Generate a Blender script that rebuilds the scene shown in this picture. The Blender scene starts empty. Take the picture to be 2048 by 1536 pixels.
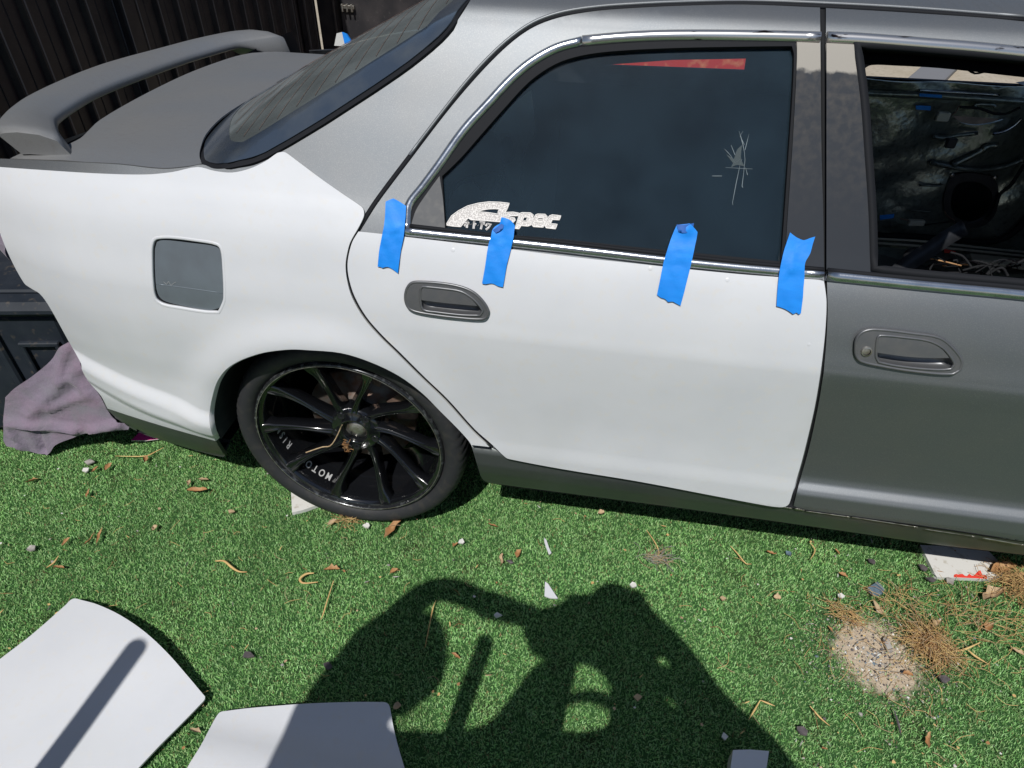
import bpy, math, random
import numpy as np
from mathutils import Vector, Matrix
from mathutils.geometry import delaunay_2d_cdt
random.seed(7); rng = np.random.default_rng(11)
SC = bpy.context.scene; COL = SC.collection
V = lambda *a: np.array(a, float)
def unit(v): v = np.asarray(v, float); return v/np.linalg.norm(v)

# ------------------------------------------------------------ camera
PITCH, YAW, ROLL, FPX = 39.04, -8.31, 1.35, 1318.6
CAM = V(.601, -1.108, 1.504)
_p, _w, _r = np.radians([PITCH, YAW, ROLL])
FWD = V(math.sin(_w)*math.cos(_p), math.cos(_w)*math.cos(_p), -math.sin(_p))
_rt = V(math.cos(_w), -math.sin(_w), 0); _up = np.cross(_rt, FWD)
RT = math.cos(_r)*_rt + math.sin(_r)*_up; UP = -math.sin(_r)*_rt + math.cos(_r)*_up
cd = bpy.data.cameras.new('camera'); co = bpy.data.objects.new('camera', cd); COL.objects.link(co)
co.matrix_world = Matrix([[RT[i], UP[i], -FWD[i], CAM[i]] for i in range(3)] + [[0, 0, 0, 1]])
cd.sensor_width = 36; cd.lens = FPX/2048*36; cd.clip_start = .02; cd.clip_end = 400
SC.camera = co
SC.render.resolution_x, SC.render.resolution_y = 1024, 768
# ------------------------------------------------------------ light
SUN_EL, SUN_AZ = 55.9, 7.6           # light travels towards +Y, SUN_AZ degrees towards +X
w = bpy.data.worlds.new('World'); SC.world = w; w.use_nodes = True
nt = w.node_tree; bg = nt.nodes['Background']; sky = nt.nodes.new('ShaderNodeTexSky')
sky.sky_type = 'NISHITA'; sky.sun_disc = False
sky.sun_elevation = math.radians(SUN_EL); sky.sun_rotation = math.radians(180+SUN_AZ)
sky.air_density = 1.0; sky.dust_density = .6; sky.ozone_density = 1.5
nt.links.new(sky.outputs[0], bg.inputs[0]); bg.inputs[1].default_value = .066
sl = bpy.data.lights.new('sun', 'SUN'); sl.energy = 4.2; sl.angle = math.radians(.53); sl.color = (1, .975, .93)
so = bpy.data.objects.new('sun', sl); COL.objects.link(so)
_e, _a = math.radians(SUN_EL), math.radians(SUN_AZ)
SDIR = V(math.sin(_a)*math.cos(_e), math.cos(_a)*math.cos(_e), -math.sin(_e))
so.rotation_euler = Vector(SDIR).to_track_quat('-Z', 'Y').to_euler(); so.location = (0, -3, 5)
SC.view_settings.view_transform = 'Standard'; SC.view_settings.look = 'None'
SC.view_settings.exposure = 0.0; SC.view_settings.gamma = 1
SC.cycles.max_bounces = 8; SC.cycles.transparent_max_bounces = 12
SC.cycles.use_denoising = True

# ------------------------------------------------------------ rays from photo pixels (2048 wide)
def ray(u, v):
    return unit(RT*(u-1024) - UP*(v-768) + FWD*FPX)
def at_y(u, v, y): d = ray(u, v); return CAM + d*((y-CAM[1])/d[1])
def at_z(u, v, z): d = ray(u, v); return CAM + d*((z-CAM[2])/d[2])
def hit(u, v, F, t0=.4, t1=6., n=64):
    """first crossing of F = 0 along the ray; F takes an (n, 3) array"""
    d = ray(u, v); ts = np.linspace(t0, t1, n)
    for it in range(5):
        f = F(CAM[None]+d[None]*ts[:, None]); k = np.nonzero((f[:-1] < 0) != (f[1:] < 0))[0]
        if len(k) == 0: raise ValueError('no hit %s %s' % (u, v))
        a, b = ts[k[0]], ts[k[0]+1]
        if it == 4 or b-a < 1e-6: break
        ts = np.linspace(a, b, 14)
    fa, fb = f[k[0]], f[k[0]+1]
    return CAM+d*(a+(b-a)*abs(fa)/(abs(fa)+abs(fb)+1e-15))

# ------------------------------------------------------------ surfaces
def pchip(xs, ys):
    xs, ys = np.array(xs, float), np.array(ys, float); h = np.diff(xs); dl = np.diff(ys)/h
    m = np.zeros(len(xs)); m[0], m[-1] = dl[0], dl[-1]
    for i in range(1, len(xs)-1):
        if dl[i-1]*dl[i] > 0:
            w1, w2 = 2*h[i]+h[i-1], h[i]+2*h[i-1]; m[i] = (w1+w2)/(w1/dl[i-1]+w2/dl[i])
    def f(x):
        x = np.clip(np.asarray(x, float), xs[0], xs[-1]); i = np.clip(np.searchsorted(xs, x)-1, 0, len(xs)-2)
        t = (x-xs[i])/h[i]; t2, t3 = t*t, t*t*t
        return (2*t3-3*t2+1)*ys[i]+(t3-2*t2+t)*h[i]*m[i]+(-2*t3+3*t2)*ys[i+1]+(t3-t2)*h[i]*m[i+1]
    return f
PROF = pchip([.05, .10, .16, .20, .25, .30, .335, .365, .378, .392, .41, .47, .56, .65, .712, .728, .76, .80, .84, .87, .90, .93, .96, 1.10, 1.231, 1.252, 1.272, 1.285, 1.297, 1.305],
             [.20, .14, .085, .055, .030, .008, .000, .000, .006, .020, .024, .020, .012, .004, -.001, .002, .010, .0195, .032, .044, .060, .078, .095, .172, .250, .266, .286, .315, .360, .43])
QPROF = pchip([.05, .10, .15, .20, .26, .32, .36, .40, .47, .56, .65, .74, .82, .88, .93, .96, 1.10, 1.231, 1.252, 1.272, 1.285, 1.297, 1.305],
              [.17, .12, .085, .055, .030, .016, .012, .014, .012, .004, .000, .006, .024, .042, .068, .088, .172, .250, .266, .286, .315, .360, .43])
PROF2 = pchip([.05, .20, .25, .30, .335, .38, .43, .50, .58, .66, .71, .75, .80, .84, .87, .90, .93, .96, 1.10, 1.231, 1.252, 1.272, 1.285, 1.297, 1.305],
             [.20, .055, .030, .006, -.003, -.003, .001, .003, .002, .001, .002, .008, .0195, .032, .044, .060, .078, .095, .172, .250, .266, .286, .315, .360, .43])
SOFT = [0]
def sstep(a, b, x): t = np.clip((x-a)/(b-a), 0, 1); return t*t*(3-2*t)
WX, WZ = .012, .309
def S(x, z):
    k = sstep(-.02, .42, x)
    # quarter: wheel arch flare and the stepped skirt behind the wheel
    q = QPROF(z)
    r = np.hypot(x-WX, z-WZ+.02)
    q = q - .020*np.exp(-((r-.36)/.055)**2)*sstep(.25, .42, z)
    zl = .385+.25*(-.31-x)
    low = sstep(zl+.022, zl-.028, z)*sstep(-.15, -.30, x)
    zl2 = zl-.085
    q = q - .018*low + .016*sstep(zl2+.03, zl2-.02, z)*sstep(-.15, -.30, x)*sstep(.12, .16, z)
    q = q + .55*np.clip(-.38-x, 0, 2)**2
    p = PROF2(z) if SOFT[0] else PROF(z)
    f = .9*np.clip(x-2.6, 0, 2)**2*.35
    return q*(1-k)+p*k+f
def grad(x, z, e=1e-4): return (S(x+e, z)-S(x-e, z))/(2*e), (S(x, z+e)-S(x, z-e))/(2*e)
class Side:
    def __init__(s, flip=None): s.flip = flip
    def pos(s, a, b, off):
        gx, gz = grad(a, b); L = np.sqrt(1+gx*gx+gz*gz)
        y = S(a, b)-off/L; p = np.stack([a+off*gx/L, y, b+off*gz/L], -1)
        if s.flip is not None: p[..., 1] = s.flip-p[..., 1]
        return p
    def px(s, u, v, off):
        def F(p):
            z = np.clip(p[:, 2], .05, 1.305)
            if off == 0: return p[:, 1]-S(p[:, 0], z)
            gx, gz = grad(p[:, 0], z); L = np.sqrt(1+gx*gx+gz*gz)
            return p[:, 1]-(S(p[:, 0], z)-off*np.minimum(L, 2.))
        p = hit(u, v, F, .5, 4., 48); z = min(max(p[2], .051), 1.3045)
        if off == 0: return (p[0], z)
        a, b = p[0], z
        for _ in range(3):
            gx, gz = grad(a, b); L = math.sqrt(1+gx*gx+gz*gz); a, b = p[0]-off*gx/L, min(max(z-off*gz/L, .051), 1.3045)
        return (a, b)
_GN = [(427, 337), (452, 337), (478, 333), (533, 316), (581, 289), (649, 248), (700, 215), (752, 181), (821, 133), (882, 82), (913, 44), (940, 2), (960, -36)]
_ge = []
for _u, _v in _GN:
    _a, _b = Side().px(_u, _v, 0); _ge.append((_a, float(S(_a, _b)), _b))
_ge = np.array(_ge)
DY = pchip([.05, .16, .25, .5, .8, 1.08, 1.22, 1.36, 1.5, 1.6], [.935, .948, .957, .964, .966, .958, .946, .905, .85, .80])
def Dz(x, y): return DY(y) - .10*np.clip(-.60-x, 0, 1)
def Gz(x, y):
    g = .98+.50*(x+.2)+.078*(1-((y-.72)/.62)**2)
    cap = np.interp(x, _ge[:, 0], _ge[:, 2])+.004+.75*(y-np.interp(x, _ge[:, 0], _ge[:, 1]))
    cap = cap+1.0*np.clip(-.24-x, 0, 1)
    k = .012; h = np.clip(.5+.5*(cap-g)/k, 0, 1); return cap*(1-h)+g*h-k*h*(1-h)
class ZS:                      # surface given as z = h(x, y)
    def __init__(s, h): s.h = h
    def pos(s, a, b, off):
        e = 1e-4; gx = (s.h(a+e, b)-s.h(a-e, b))/(2*e); gy = (s.h(a, b+e)-s.h(a, b-e))/(2*e)
        L = np.sqrt(1+gx*gx+gy*gy)
        return np.stack([a-off*gx/L, b-off*gy/L, s.h(a, b)+off/L], -1)
    def px(s, u, v, off):
        p = hit(u, v, lambda p: p[:, 2]-s.h(p[:, 0], p[:, 1])-off, .4, 8.); return (p[0], p[1])
class YP:                      # plane y = c seen from -Y
    def __init__(s, c): s.c = c
    def pos(s, a, b, off): return np.stack([a+0*b, s.c-off+0*a, b+0*a], -1)
    def px(s, u, v, off): p = at_y(u, v, s.c-off); return (p[0], p[2])
SIDE = Side(); DECK = ZS(Dz); GLASS = ZS(Gz); GROUND = ZS(lambda x, y: 0*x+0*y)

# ------------------------------------------------------------ mesh builder
class MB:
    def __init__(s): s.v = []; s.f = []; s.m = []; s.sm = []; s.mats = []; s.n = 0; s.nr = []; s.cn = False
    def add(s, verts, faces, mat, smooth=True, normals=None):
        if mat not in s.mats: s.mats.append(mat)
        mi = s.mats.index(mat); s.v.append(np.asarray(verts, float).reshape(-1, 3))
        for f in faces: s.f.append(tuple(i+s.n for i in f)); s.m.append(mi); s.sm.append(smooth)
        s.nr.append(np.zeros((len(s.v[-1]), 3)) if normals is None else normals); s.cn |= normals is not None
        s.n += len(s.v[-1])
    def build(s, name, parent=None, loc=None):
        me = bpy.data.meshes.new(name); v = np.concatenate(s.v)
        if loc is not None: v = v-np.asarray(loc, float)
        me.from_pydata([tuple(map(float, q)) for q in v], [], s.f)
        for m in s.mats: me.materials.append(m)
        me.polygons.foreach_set('material_index', s.m); me.polygons.foreach_set('use_smooth', s.sm); me.update()
        if s.cn: me.normals_split_custom_set_from_vertices([tuple(map(float, q)) for q in np.concatenate(s.nr)])
        o = bpy.data.objects.new(name, me); COL.objects.link(o)
        if loc is not None: o.location = tuple(map(float, loc))
        if parent is not None:
            o.parent = parent
        return o
def inside(P, poly):
    x, y = P[:, 0], P[:, 1]; c = np.zeros(len(P), bool); n = len(poly); j = n-1
    for i in range(n):
        xi, yi = poly[i]; xj, yj = poly[j]
        if yi != yj: c ^= ((yi > y) != (yj > y)) & (x < (xj-xi)*(y-yi)/(yj-yi)+xi)
        j = i
    return c
def dens(poly, step, closed=True):
    out = []; n = len(poly)
    for i in range(n if closed else n-1):
        a, b = np.array(poly[i]), np.array(poly[(i+1) % n]); k = max(1, int(math.ceil(np.linalg.norm(b-a)/step)))
        for j in range(k): out.append(a+(b-a)*j/k)
    if not closed: out.append(np.array(poly[-1]))
    return np.array(out)
def smooth_pts(pts, closed=True, n=4, corner=50):
    """Catmull-Rom through the points; points that turn more than `corner` degrees stay sharp."""
    P = [np.array(p, float) for p in pts]; N = len(P); out = []
    def sharp(i):
        if not closed and (i == 0 or i == N-1): return True
        a = P[i]-P[i-1]; b = P[(i+1) % N]-P[i]
        c = np.dot(a, b)/(np.linalg.norm(a)*np.linalg.norm(b)+1e-12)
        return math.degrees(math.acos(max(-1, min(1, c)))) > corner
    sh = [sharp(i) for i in range(N)]
    for i in range(N if closed else N-1):
        p1, p2 = P[i], P[(i+1) % N]
        p0 = P[i-1] if not sh[i] else 2*p1-p2
        p3 = P[(i+2) % N] if not sh[(i+1) % N] else 2*p2-p1
        L = np.linalg.norm(p2-p1)+1e-9
        m1 = (p2-p0)/(np.linalg.norm(p1-p0)+L)*L; m2 = (p3-p1)/(np.linalg.norm(p3-p2)+L)*L
        for k in range(n):
            t = k/n; t2, t3 = t*t, t*t*t
            out.append((2*t3-3*t2+1)*p1+(t3-2*t2+t)*m1+(-2*t3+3*t2)*p2+(t3-t2)*m2)
    if not closed: out.append(P[-1])
    return out
def area(p): p = np.array(p); x, y = p[:, 0], p[:, 1]; return .5*np.sum(x*np.roll(y, -1)-np.roll(x, -1)*y)
def patch(mb, surf, mat, outline, holes=(), off=0., thick=.003, step=.02, px=True, sm=4, stepy=None, corner=50, deform=None, edge_mat=None, back=True):
    """A sheet cut to an outline (photo pixels or surface coordinates) lying on a surface."""
    stepy = stepy or step; loops = []
    for L in [outline]+list(holes):
        L = smooth_pts(L, True, sm, corner) if sm > 1 else [np.array(q, float) for q in L]
        if px: L = [np.array(surf.px(q[0], q[1], off)) for q in L]
        L = dens(L, step*1.2)
        keep = [L[0]]
        for q in L[1:]:
            if np.linalg.norm(q-keep[-1]) > 2e-4: keep.append(q)
        if np.linalg.norm(keep[-1]-keep[0]) < 2e-4: keep.pop()
        loops.append(np.array(keep))
    if area(loops[0]) < 0: loops[0] = loops[0][::-1]
    for i in range(1, len(loops)):
        if area(loops[i]) > 0: loops[i] = loops[i][::-1]
    lo, hi = loops[0].min(0), loops[0].max(0)
    bands = [(-9, 9, 1.205, 1.304, .02, .004), (-9, 9, .298, .43, .02, .0035), (-9, 9, .695, .75, .02, .0045), (-.75, -.08, .22, .52, .012, .0045)] if isinstance(surf, Side) and surf.flip is None and hi[0]-lo[0] > .3 else []
    gx, gy = np.meshgrid(np.arange(lo[0]+step*.37, hi[0], step), np.arange(math.floor(lo[1]/stepy)*stepy, hi[1], stepy))
    gx = gx+(np.arange(gx.shape[0]) % 2)[:, None]*step*.5
    g = np.stack([gx.ravel(), gy.ravel()], -1)
    for x0_, x1_, y0_, y1_, sx_, sy_ in bands[::-1]:
        inb = lambda q: (q[:, 0] > x0_) & (q[:, 0] < x1_) & (q[:, 1] > y0_) & (q[:, 1] < y1_)
        bx, by = np.meshgrid(np.arange(max(lo[0], x0_)+sx_*.4, min(hi[0], x1_), sx_), np.arange(y0_+sy_*.5, y1_, sy_))
        nb = np.stack([bx.ravel(), by.ravel()], -1)
        if x0_ < -5: nb = nb[~((nb[:, 0] > -.75) & (nb[:, 0] < -.08) & (nb[:, 1] > .22) & (nb[:, 1] < .52))]
        g = np.concatenate([g[~inb(g)] if x0_ > -5 else g[~(inb(g) & ~((g[:, 0] > -.75) & (g[:, 0] < -.08) & (g[:, 1] > .22) & (g[:, 1] < .52)))], nb])
    m = inside(g, loops[0])
    for h in loops[1:]: m &= ~inside(g, h)
    g = g[m]
    if len(g):
        bd = np.concatenate(loops); dmin = np.full(len(g), 9.)
        for k in range(0, len(bd), 200):
            dmin = np.minimum(dmin, np.sqrt(((g[:, None, :]-bd[None, k:k+200, :])**2).sum(-1)).min(1))
        g = g[dmin > min(step, stepy)*(.25 if bands else .45)]
    vs = [Vector((float(q[0]), float(q[1]))) for q in np.concatenate(loops+[g])] if len(g) else [Vector((float(q[0]), float(q[1]))) for q in np.concatenate(loops)]
    ed = []; s0 = 0
    for L in loops:
        n = len(L); ed += [(s0+i, s0+(i+1) % n) for i in range(n)]; s0 += n
    ov, oe, of, a1, a2, a3 = delaunay_2d_cdt(vs, ed, [], 0, 1e-6)
    P = np.array([tuple(q) for q in ov]); T = np.array([tuple(f) for f in of])
    C = P[T].mean(1); m = inside(C, loops[0])
    for h in loops[1:]: m &= ~inside(C, h)
    T = T[m]; A = P[T]
    cr = (A[:, 1, 0]-A[:, 0, 0])*(A[:, 2, 1]-A[:, 0, 1])-(A[:, 1, 1]-A[:, 0, 1])*(A[:, 2, 0]-A[:, 0, 0])
    T[cr < 0] = T[cr < 0][:, ::-1]
    if getattr(surf, 'flip', None) is not None: T = T[:, ::-1]
    top = surf.pos(P[:, 0], P[:, 1], off)
    if deform is not None: top = deform(top, P)
    nr = None
    if deform is None:
        e = 2e-4; du = surf.pos(P[:, 0]+e, P[:, 1], off)-surf.pos(P[:, 0]-e, P[:, 1], off); dv = surf.pos(P[:, 0], P[:, 1]+e, off)-surf.pos(P[:, 0], P[:, 1]-e, off)
        nr = np.cross(du, dv); nr /= np.linalg.norm(nr, axis=1)[:, None]+1e-15
        if getattr(surf, 'flip', None) is not None: nr = -nr
    mb.add(top, [tuple(t) for t in T], mat, True, nr)
    if thick:
        bot = surf.pos(P[:, 0], P[:, 1], off-thick)
        if deform is not None: bot = deform(bot, P)
        if back: mb.add(bot, [tuple(t[::-1]) for t in T], edge_mat or mat)
        for L in loops:
            t = surf.pos(L[:, 0], L[:, 1], off); b = surf.pos(L[:, 0], L[:, 1], off-thick)
            if deform is not None: t = deform(t, L); b = deform(b, L)
            n = len(L); fl = getattr(surf, 'flip', None) is not None
            fs = [(i, n+i, n+(i+1) % n, (i+1) % n) for i in range(n)]
            if fl: fs = [f[::-1] for f in fs]
            mb.add(np.concatenate([t, b]), fs, edge_mat or mat, False)
    return loops
def sweep(mb, mat, pts, normals, prof, closed=False, smooth=True, cap=True, scale=None):
    """Sweep a profile (across, out) along 3D points."""
    pts = np.array(pts, float); n = len(pts)
    if closed: tan = np.roll(pts, -1, 0)-np.roll(pts, 1, 0)
    else: tan = np.gradient(pts, axis=0)
    V_ = []; prof = np.array(prof, float); k = len(prof)
    for i in range(n):
        t = unit(tan[i]); nn = np.array(normals[i] if np.ndim(normals) > 1 else normals, float)
        nn = unit(nn-t*np.dot(nn, t)); b = np.cross(t, nn); s = 1 if scale is None else scale[i]
        for q in prof: V_.append(pts[i]+b*q[0]*s+nn*q[1]*s)
    F = []
    for i in range(n if closed else n-1):
        j = (i+1) % n
        for a in range(k): c = (a+1) % k; F.append((i*k+a, j*k+a, j*k+c, i*k+c))
    if not closed and cap: F.append(tuple(range(k))[::-1]); F.append(tuple((n-1)*k+a for a in range(k)))
    F = [f[::-1] for f in F]
    mb.add(V_, F, mat, smooth)
def circ(r, k=10): return [(r*math.cos(2*math.pi*i/k), r*math.sin(2*math.pi*i/k)) for i in range(k)]
def tube(mb, mat, pts, r, k=8, scale=None, smooth_n=0):
    pts = [np.array(p, float) for p in pts]
    if smooth_n: pts = smooth_pts(pts, False, smooth_n, 170)
    d = unit(pts[-1]-pts[0]); nn = V(0, 0, 1) if abs(d[2]) < .8 else V(1, 0, 0)
    if scale is not None and len(scale) != len(pts): scale = np.interp(np.linspace(0, 1, len(pts)), np.linspace(0, 1, len(scale)), scale)
    sweep(mb, mat, pts, nn, circ(r, k), scale=scale)
def box(mb, mat, lo, hi, R=None, org=None, bev=0.0):
    lo, hi = np.array(lo, float), np.array(hi, float); b = bev
    if b <= 0:
        c = [(x, y, z) for x in (lo[0], hi[0]) for y in (lo[1], hi[1]) for z in (lo[2], hi[2])]
        f = [(0, 1, 3, 2), (4, 6, 7, 5), (0, 4, 5, 1), (2, 3, 7, 6), (0, 2, 6, 4), (1, 5, 7, 3)]; v = np.array(c)
    else:
        c = []; ctr, hs = (lo+hi)/2, (hi-lo)/2
        idx = {}
        for sx in (-1, 1):
            for sy in (-1, 1):
                for sz in (-1, 1):
                    for ax in range(3):
                        q = hs-b; q = q.copy(); q[ax] = hs[ax]
                        idx[(sx, sy, sz, ax)] = len(c); c.append(ctr+q*V(sx, sy, sz))
        f = []
        for ax in range(3):
            o = [a for a in range(3) if a != ax]
            for s_ in (-1, 1):
                quad = []
                for a, d in ((-1, -1), (1, -1), (1, 1), (-1, 1)):
                    k = [0, 0, 0]; k[ax] = s_; k[o[0]] = a; k[o[1]] = d; quad.append(idx[(k[0], k[1], k[2], ax)])
                f.append(tuple(quad))
        for ax in range(3):
            o = [a for a in range(3) if a != ax]
            for a in (-1, 1):
                for d in (-1, 1):
                    q = []
                    for s_, fa in ((-1, o[0]), (1, o[0]), (1, o[1]), (-1, o[1])):
                        k = [0, 0, 0]; k[ax] = s_; k[o[0]] = a; k[o[1]] = d; q.append(idx[(k[0], k[1], k[2], fa)])
                    f.append(tuple(q))
        for sx in (-1, 1):
            for sy in (-1, 1):
                for sz in (-1, 1): f.append(tuple(idx[(sx, sy, sz, a)] for a in range(3)))
        v = np.array(c); g = []
        for q in f:
            p = v[list(q)]; nrm = np.cross(p[1]-p[0], p[2]-p[0])
            g.append(q if np.dot(nrm, p.mean(0)-ctr) > 0 else q[::-1])
        f = g
    if R is not None: v = v@np.array(R).T
    if org is not None: v = v+np.array(org)
    mb.add(v, f, mat, False)
def rotz(a): c, s = math.cos(a), math.sin(a); return np.array([[c, -s, 0], [s, c, 0], [0, 0, 1.]])
def prism(mb, mat, pts, thick, nrm):
    pts = np.array(pts, float); n = len(pts); nrm = unit(nrm)
    a = np.zeros(3)
    for i in range(n): a += np.cross(pts[i], pts[(i+1) % n])
    if np.dot(a, nrm) < 0: pts = pts[::-1]
    mb.add(np.concatenate([pts, pts-nrm*thick]), [tuple(range(n)), tuple(range(n, 2*n))[::-1]]+[(i, n+i, n+(i+1) % n, (i+1) % n) for i in range(n)], mat, False)
def ellipsoid(mb, mat, c, r, R=None, nu=20, nv=14, bump=None):
    v = []; f = []
    for j in range(nv+1):
        th = math.pi*j/nv
        for i in range(nu):
            ph = 2*math.pi*i/nu; d = V(math.sin(th)*math.cos(ph), math.sin(th)*math.sin(ph), math.cos(th))
            q = d*np.array(r)*(1 if bump is None else bump(d))
            v.append((np.array(R)@q if R is not None else q)+np.array(c))
    for j in range(nv):
        for i in range(nu): k = (i+1) % nu; f.append((j*nu+i, (j+1)*nu+i, (j+1)*nu+k, j*nu+k))
    mb.add(v, f, mat)

# ------------------------------------------------------------ scene tags
def tag(o, label, cat, group=None, kind=None):
    if label: o['label'] = label
    if cat: o['category'] = cat
    if group: o['group'] = group
    if kind: o['kind'] = kind
    return o
def empty(name, loc=(0, 0, 0)):
    o = bpy.data.objects.new(name, None); COL.objects.link(o); o.location = tuple(map(float, loc)); o.empty_display_size = .1
    return o
def adopt(child, parent):
    child.parent = parent; child.matrix_parent_inverse = Matrix.Translation(-Vector(parent.location))
    return child

# ------------------------------------------------------------ materials
def mat(name, color, rough=.5, metal=0., spec=.5, noise=None, bump=None, coat=0., build=None, coord='Object', sheen=0., alpha=None):
    m = bpy.data.materials.new(name); m.use_nodes = True; nt = m.node_tree; N, L = nt.nodes, nt.links
    b = N['Principled BSDF']; b.inputs['Base Color'].default_value = (*color, 1); b.inputs['Roughness'].default_value = rough
    b.inputs['Metallic'].default_value = metal; b.inputs['Specular IOR Level'].default_value = spec
    b.inputs['Coat Weight'].default_value = coat
    if coat: b.inputs['Coat Roughness'].default_value = .08
    if sheen: b.inputs['Sheen Weight'].default_value = sheen
    tc = N.new('ShaderNodeTexCoord')
    last = None
    for sp in (noise or []):     # (scale, color2, lo, hi, detail, distortion-stretch)
        sc, c2, lo, hi = sp[:4]; det = sp[4] if len(sp) > 4 else 4; stretch = sp[5] if len(sp) > 5 else (1, 1, 1)
        mp = N.new('ShaderNodeMapping'); mp.inputs['Scale'].default_value = stretch; L.new(tc.outputs[coord], mp.inputs[0])
        n = N.new('ShaderNodeTexNoise'); n.inputs['Scale'].default_value = sc; n.inputs['Detail'].default_value = det; L.new(mp.outputs[0], n.inputs['Vector'])
        r = N.new('ShaderNodeMapRange'); r.inputs[1].default_value = lo; r.inputs[2].default_value = hi; L.new(n.outputs[0], r.inputs[0])
        mx = N.new('ShaderNodeMix'); mx.data_type = 'RGBA'; L.new(r.outputs[0], mx.inputs[0])
        if last is None: mx.inputs[6].default_value = (*color, 1)
        else: L.new(last, mx.inputs[6])
        mx.inputs[7].default_value = (*c2, 1); last = mx.outputs[2]
    if last is not None: L.new(last, b.inputs['Base Color'])
    if bump:
        prev = None
        for sc, st, dist in bump:
            n = N.new('ShaderNodeTexNoise'); n.inputs['Scale'].default_value = sc; n.inputs['Detail'].default_value = 5; L.new(tc.outputs[coord], n.inputs['Vector'])
            bp = N.new('ShaderNodeBump'); bp.inputs['Strength'].default_value = st; bp.inputs['Distance'].default_value = dist
            L.new(n.outputs[0], bp.inputs['Height'])
            if prev: L.new(prev, bp.inputs['Normal'])
            prev = bp.outputs[0]
        L.new(prev, b.inputs['Normal'])
    if build: build(nt, b, tc)
    return m
def speckle(scale, color, size, amount=1.):
    """small round specks / chips"""
    def f(nt, b, tc):
        N, L = nt.nodes, nt.links
        v = N.new('ShaderNodeTexVoronoi'); v.inputs['Scale'].default_value = scale; L.new(tc.outputs['Object'], v.inputs['Vector'])
        n = N.new('ShaderNodeTexNoise'); n.inputs['Scale'].default_value = scale*.13; n.inputs['Detail'].default_value = 3; L.new(tc.outputs['Object'], n.inputs['Vector'])
        mm = N.new('ShaderNodeMath'); mm.operation = 'MULTIPLY'; L.new(n.outputs[0], mm.inputs[0]); mm.inputs[1].default_value = size*2
        ml = N.new('ShaderNodeMath'); ml.operation = 'SUBTRACT'; L.new(v.outputs['Color'], ml.inputs[0]); ml.inputs[1].default_value = .62
        m2 = N.new('ShaderNodeMath'); m2.operation = 'MULTIPLY'; L.new(mm.outputs[0], m2.inputs[0]); L.new(ml.outputs[0], m2.inputs[1])
        c = N.new('ShaderNodeMath'); c.operation = 'LESS_THAN'; L.new(v.outputs['Distance'], c.inputs[0]); L.new(m2.outputs[0], c.inputs[1])
        a = N.new('ShaderNodeMath'); a.operation = 'MULTIPLY'; L.new(c.outputs[0], a.inputs[0]); a.inputs[1].default_value = amount
        mx = N.new('ShaderNodeMix'); mx.data_type = 'RGBA'; L.new(a.outputs[0], mx.inputs[0])
        s = b.inputs['Base Color']
        if s.is_linked: L.new(s.links[0].from_socket, mx.inputs[6])
        else: mx.inputs[6].default_value = s.default_value
        mx.inputs[7].default_value = (*color, 1); L.new(mx.outputs[2], s)
    return f
PAINT = mat('matte_grey_paint', (.185, .200, .216), .56, .84, .5, noise=[(9, (.200, .209, .218), .35, .7), (700, (.26, .265, .27), .5, .75, 2)], bump=[(900, .05, .001)], build=speckle(120, (.42, .42, .40), .20, .6))
DUSTY = mat('dusty_grey_paint', (.235, .25, .27), .48, .55, .4, noise=[(4, (.27, .268, .265), .3, .75, 5), (60, (.235, .23, .23), .52, .8, 8, (1, 3, 1)), (700, (.30, .30, .295), .5, .75, 2)], bump=[(600, .05, .001)], build=speckle(70, (.45, .43, .38), .22, .7))
WHITE = mat('white_fibreglass', (.60, .612, .64), .42, 0, .5, noise=[(5, (.56, .575, .61), .35, .7), (60, (.60, .59, .58), .55, .8), (3, (.54, .55, .56), .55, .8, 10)], bump=[(14, .18, .004), (60, .05, .002)], build=speckle(26, (.5, .5, .5), .05, .7))
WEDGE = mat('white_fibreglass_edge', (.55, .55, .53), .6)
CHROME = mat('weathered_chrome', (.55, .58, .62), .24, .95, .5, noise=[(60, (.36, .38, .42), .45, .75, 8, (.3, 1, 1))], bump=[(300, .15, .001)])
CHROMEW = mat('peeling_chrome', (.62, .61, .60), .24, .9, .5, noise=[(45, (.03, .02, .018), .63, .66, 8, (.3, 1, 1.6))])
VOID = mat('black_flocking', (.004, .004, .005), .95, 0, .0)
RUBBER = mat('black_rubber', (.012, .013, .016), .7, 0, .15)
BLACK = mat('black_plastic', (.02, .022, .026), .45, 0, .5, noise=[(30, (.035, .036, .04), .4, .7)])
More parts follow.
